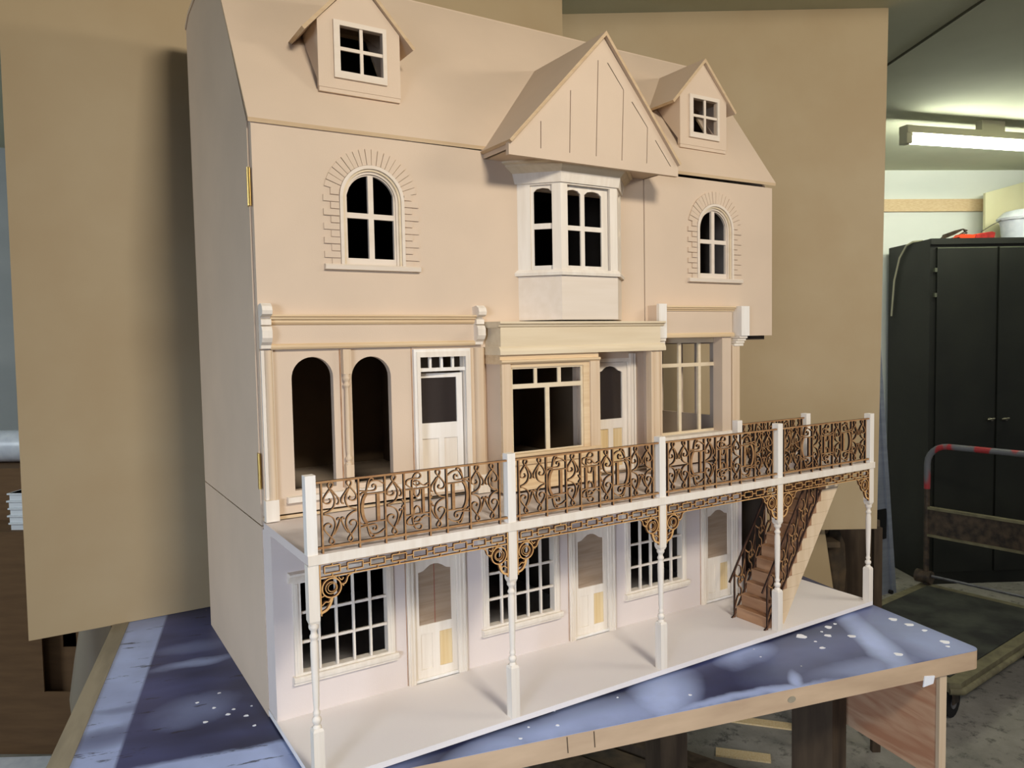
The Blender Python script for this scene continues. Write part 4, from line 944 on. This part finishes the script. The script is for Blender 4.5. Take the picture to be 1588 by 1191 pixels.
rails_me = MB().box(.0070, .3230, RY0, RY1, .4570, .4600, 0, 1).box(.0070, .3230, RY0, RY1, .3632, .3668, 0, 1).mesh('railing_panel', ['laser_face', 'laser_edge'])
bar_me = MB().box(-.0013, .0013, RY0-.0003, RY1, .3566, .4570, 0, 1).mesh('baluster', ['laser_face', 'laser_edge'])
def railing(x, y, sx=1.0, z=0.0):
    r = link('railing_panel', rails_me, base, (x, y, z), label='laser-cut scrollwork railing panel', world=True); r.scale = (sx, 1, 1)
    for b in BARS: child('baluster', bar_me, r, (b, 0, 0))
    for s_ in scroll_me: child('scroll_motif', s_, r)
    return r
for i in range(4): railing(PX[i], -.2425, (PX[i+1]-PX[i])/.33)
railing(.9905, -.1370, .2335/.33)

# --- fretwork frieze below the deck
ZT0, ZT1 = .3225, .3428
def frieze():
    mb = MB(); a, b = .0085, .3215
    mb.box(a, b, RY0, RY1, ZT0-.0008, ZT0+.0008, 0, 1); mb.box(a, b, RY0, RY1, ZT1-.0016, ZT1, 0, 1)
    mb.box(a, a+.0020, RY0, RY1, .2720, ZT1, 0, 1); mb.box(b-.0020, b, RY0, RY1, .2720, ZT1, 0, 1)
    N = 9; pit = (b-a-.004)/N
    rc_ = MB()
    for k in range(N):
        x = a+.002+pit*(k+.5); w2 = .0115
        for ps in ([(x-w2, .3275), (x+w2, .3275)], [(x-w2, .3380), (x+w2, .3380)], [(x-w2, .3275), (x-w2, .3380)], [(x+w2, .3275), (x+w2, .3380)],
                   [(x, .3225), (x, .3275)], [(x, .3380), (x, .3420)], [(x+w2, .3328), (x-w2+pit, .3328)] if k < N-1 else [(x+w2, .3328), (b, .3328)]):
            rc_.ribbon(ps, .0014, RY0, RY1, 0, 1)
    brs = []
    for sg, ox in ((1, a), (-1, b)):
        br = MB(); brs.append(br)
        X = lambda u: ox+sg*u
        def circ(cx, cz, r, w_, n=20): br.ribbon([(X(cx+r*math.cos(2*PI*i/n)), cz+r*math.sin(2*PI*i/n)) for i in range(n+1)], w_, RY0, RY1, 0, 1)
        circ(.0175, .3060, .0140, .0018); circ(.0170, .3060, .0085, .0010); circ(.0180, .3062, .0060, .0008)
        for ps, w_ in (([(.002, .2725), (.010, .2760), (.0150, .2835), (.0178, .2915)], .0034), ([(.003, .2830), (.008, .2870), (.0130, .2865), (.0165, .2930)], .0014),
                       ([(.0480, .3220), (.0420, .3185), (.0400, .3130), (.0370, .3090), (.0310, .3090)], .0015), ([(.0280, .3200), (.0320, .3150), (.0355, .3180)], .0012),
                       ([(.0200, .3220), (.0250, .3190)], .0014), ([(.0010, .2950), (.0060, .2960)], .0012), ([(.0330, .3095), (.0350, .3060)], .0014), ([(.0015, .2730), (.0015, .2680)], .0016)):
            br.ribbon([(X(u), z) for u, z in smooth_pts(ps, 4)], w_, RY0, RY1, 0, 1)
    mm = ['fret_face', 'fret_edge']
    return mb.mesh('fretwork_frieze', mm), rc_.mesh('fret_chain', mm), [b_.mesh('corner_bracket', mm) for b_ in brs]
FR = frieze()
for i in range(4):
    o = link('fretwork_frieze', FR[0], base, (PX[i], -.2440, 0), label='light laser-cut frieze between two posts', world=True); o.scale = ((PX[i+1]-PX[i])/.33, 1, 1)
    child('fret_chain', FR[1], o)
    for b_ in FR[2]: child('corner_bracket', b_, o)

# ================================================================== outside stairs
SX0, RUN, RISE = .9850, .01645, .02525; SY0, SY1 = -.2225, -.1400
def lowx(z): return 1.040+(z-.029)*.664
for k in range(13):
    z0, z1 = .029+RISE*k, .029+RISE*(k+1); xr = SX0+RUN*k
    if k == 12: z1 = .3566
    xb0, xb1 = max(lowx(z0), xr+.02), max(lowx(z1), xr+.02)
    z1b = min(z1, .3428)
    xb1 = max(lowx(z1b), xr+.02)
    s_ = B_('stair_step', MB().prism([(xr+.002, z0+.0002), (xb0, z0+.0002), (xb1, z1b-.0002), (xr+.002, z1b-.0002)], F(SY0), F(SY1)), 'stair_side')
    sub('tread', MB().box(xr, xr+.0135, SY0-.0012, SY1+.0012, z0+.0004, z1-.0030).box(xr-.0020, xr+.0165, SY0-.0012, SY1+.0012, z1-.0030, z1), 'stair_wood', s_)
# stair railings
def stair_rail(y, name_label):
    sl = RISE/RUN; f0 = lambda x: .029+(x-SX0)*sl
    xs = [SX0-.004+RUN*2*k for k in range(6)]
    top = MB().ribbon([(SX0-.020, f0(SX0-.020)+.112), (xs[-1]+.012, f0(xs[-1]+.012)+.112)], .0040, y-.0017, y+.0017, 0, 1)
    top.ribbon([(SX0-.013, .0290), (SX0-.006, f0(SX0-.006)+.012), (xs[-1]+.012, f0(xs[-1]+.012)+.012)], .0036, y-.0017, y+.0017, 0, 1)
    r = B_('stair_railing', top, ['stair_dark', 'laser_edge'], label=name_label)
    for k, x in enumerate(xs):
        zb = .029+RISE*(2*k) if k else .029
        zb = max(zb, .029)
        sub('baluster', MB().box(x-.0014, x+.0014, y-.0018, y+.0018, zb, f0(x)+.112, 0, 1), ['stair_dark', 'laser_edge'], r)
        if k == len(xs)-1: continue
        mb = MB(); dx = RUN*2
        P2 = lambda u, v: (x+u*dx, f0(x+u*dx)+.012+v*.100)
        zc = f0(x+.5*dx)+.012
        P3 = lambda u, v: (x+u*dx, zc+v*.100)
        for fn, st, w_ in ((P2, [(.02, .90), (.35, .66), (.75, .50), (.97, .30)], 1.7), (P2, [(.97, .74), (.72, .52), (.55, .40)], 1.1),
                           (P3, [(.42, .84), (.60, .80), (.66, .68), (.50, .60), (.36, .50), (.42, .38), (.62, .32), (.66, .22), (.52, .14), (.40, .20)], 1.2),
                           (P3, [(.36, .50), (.55, .46), (.82, .52)], 2.4), (P2, [(.05, .16), (.30, .24), (.45, .18)], 1.2)):
            mb.ribbon([fn(u, v) for u, v in smooth_pts(st, 4)], .0018*w_, y-.0018, y+.0018, 0, 1)
        sub('scroll_motif', mb, ['laser_face', 'laser_edge'], r)
stair_rail(SY0-.0035, 'front stair railing'); stair_rail(SY1+.0035, 'rear stair railing')
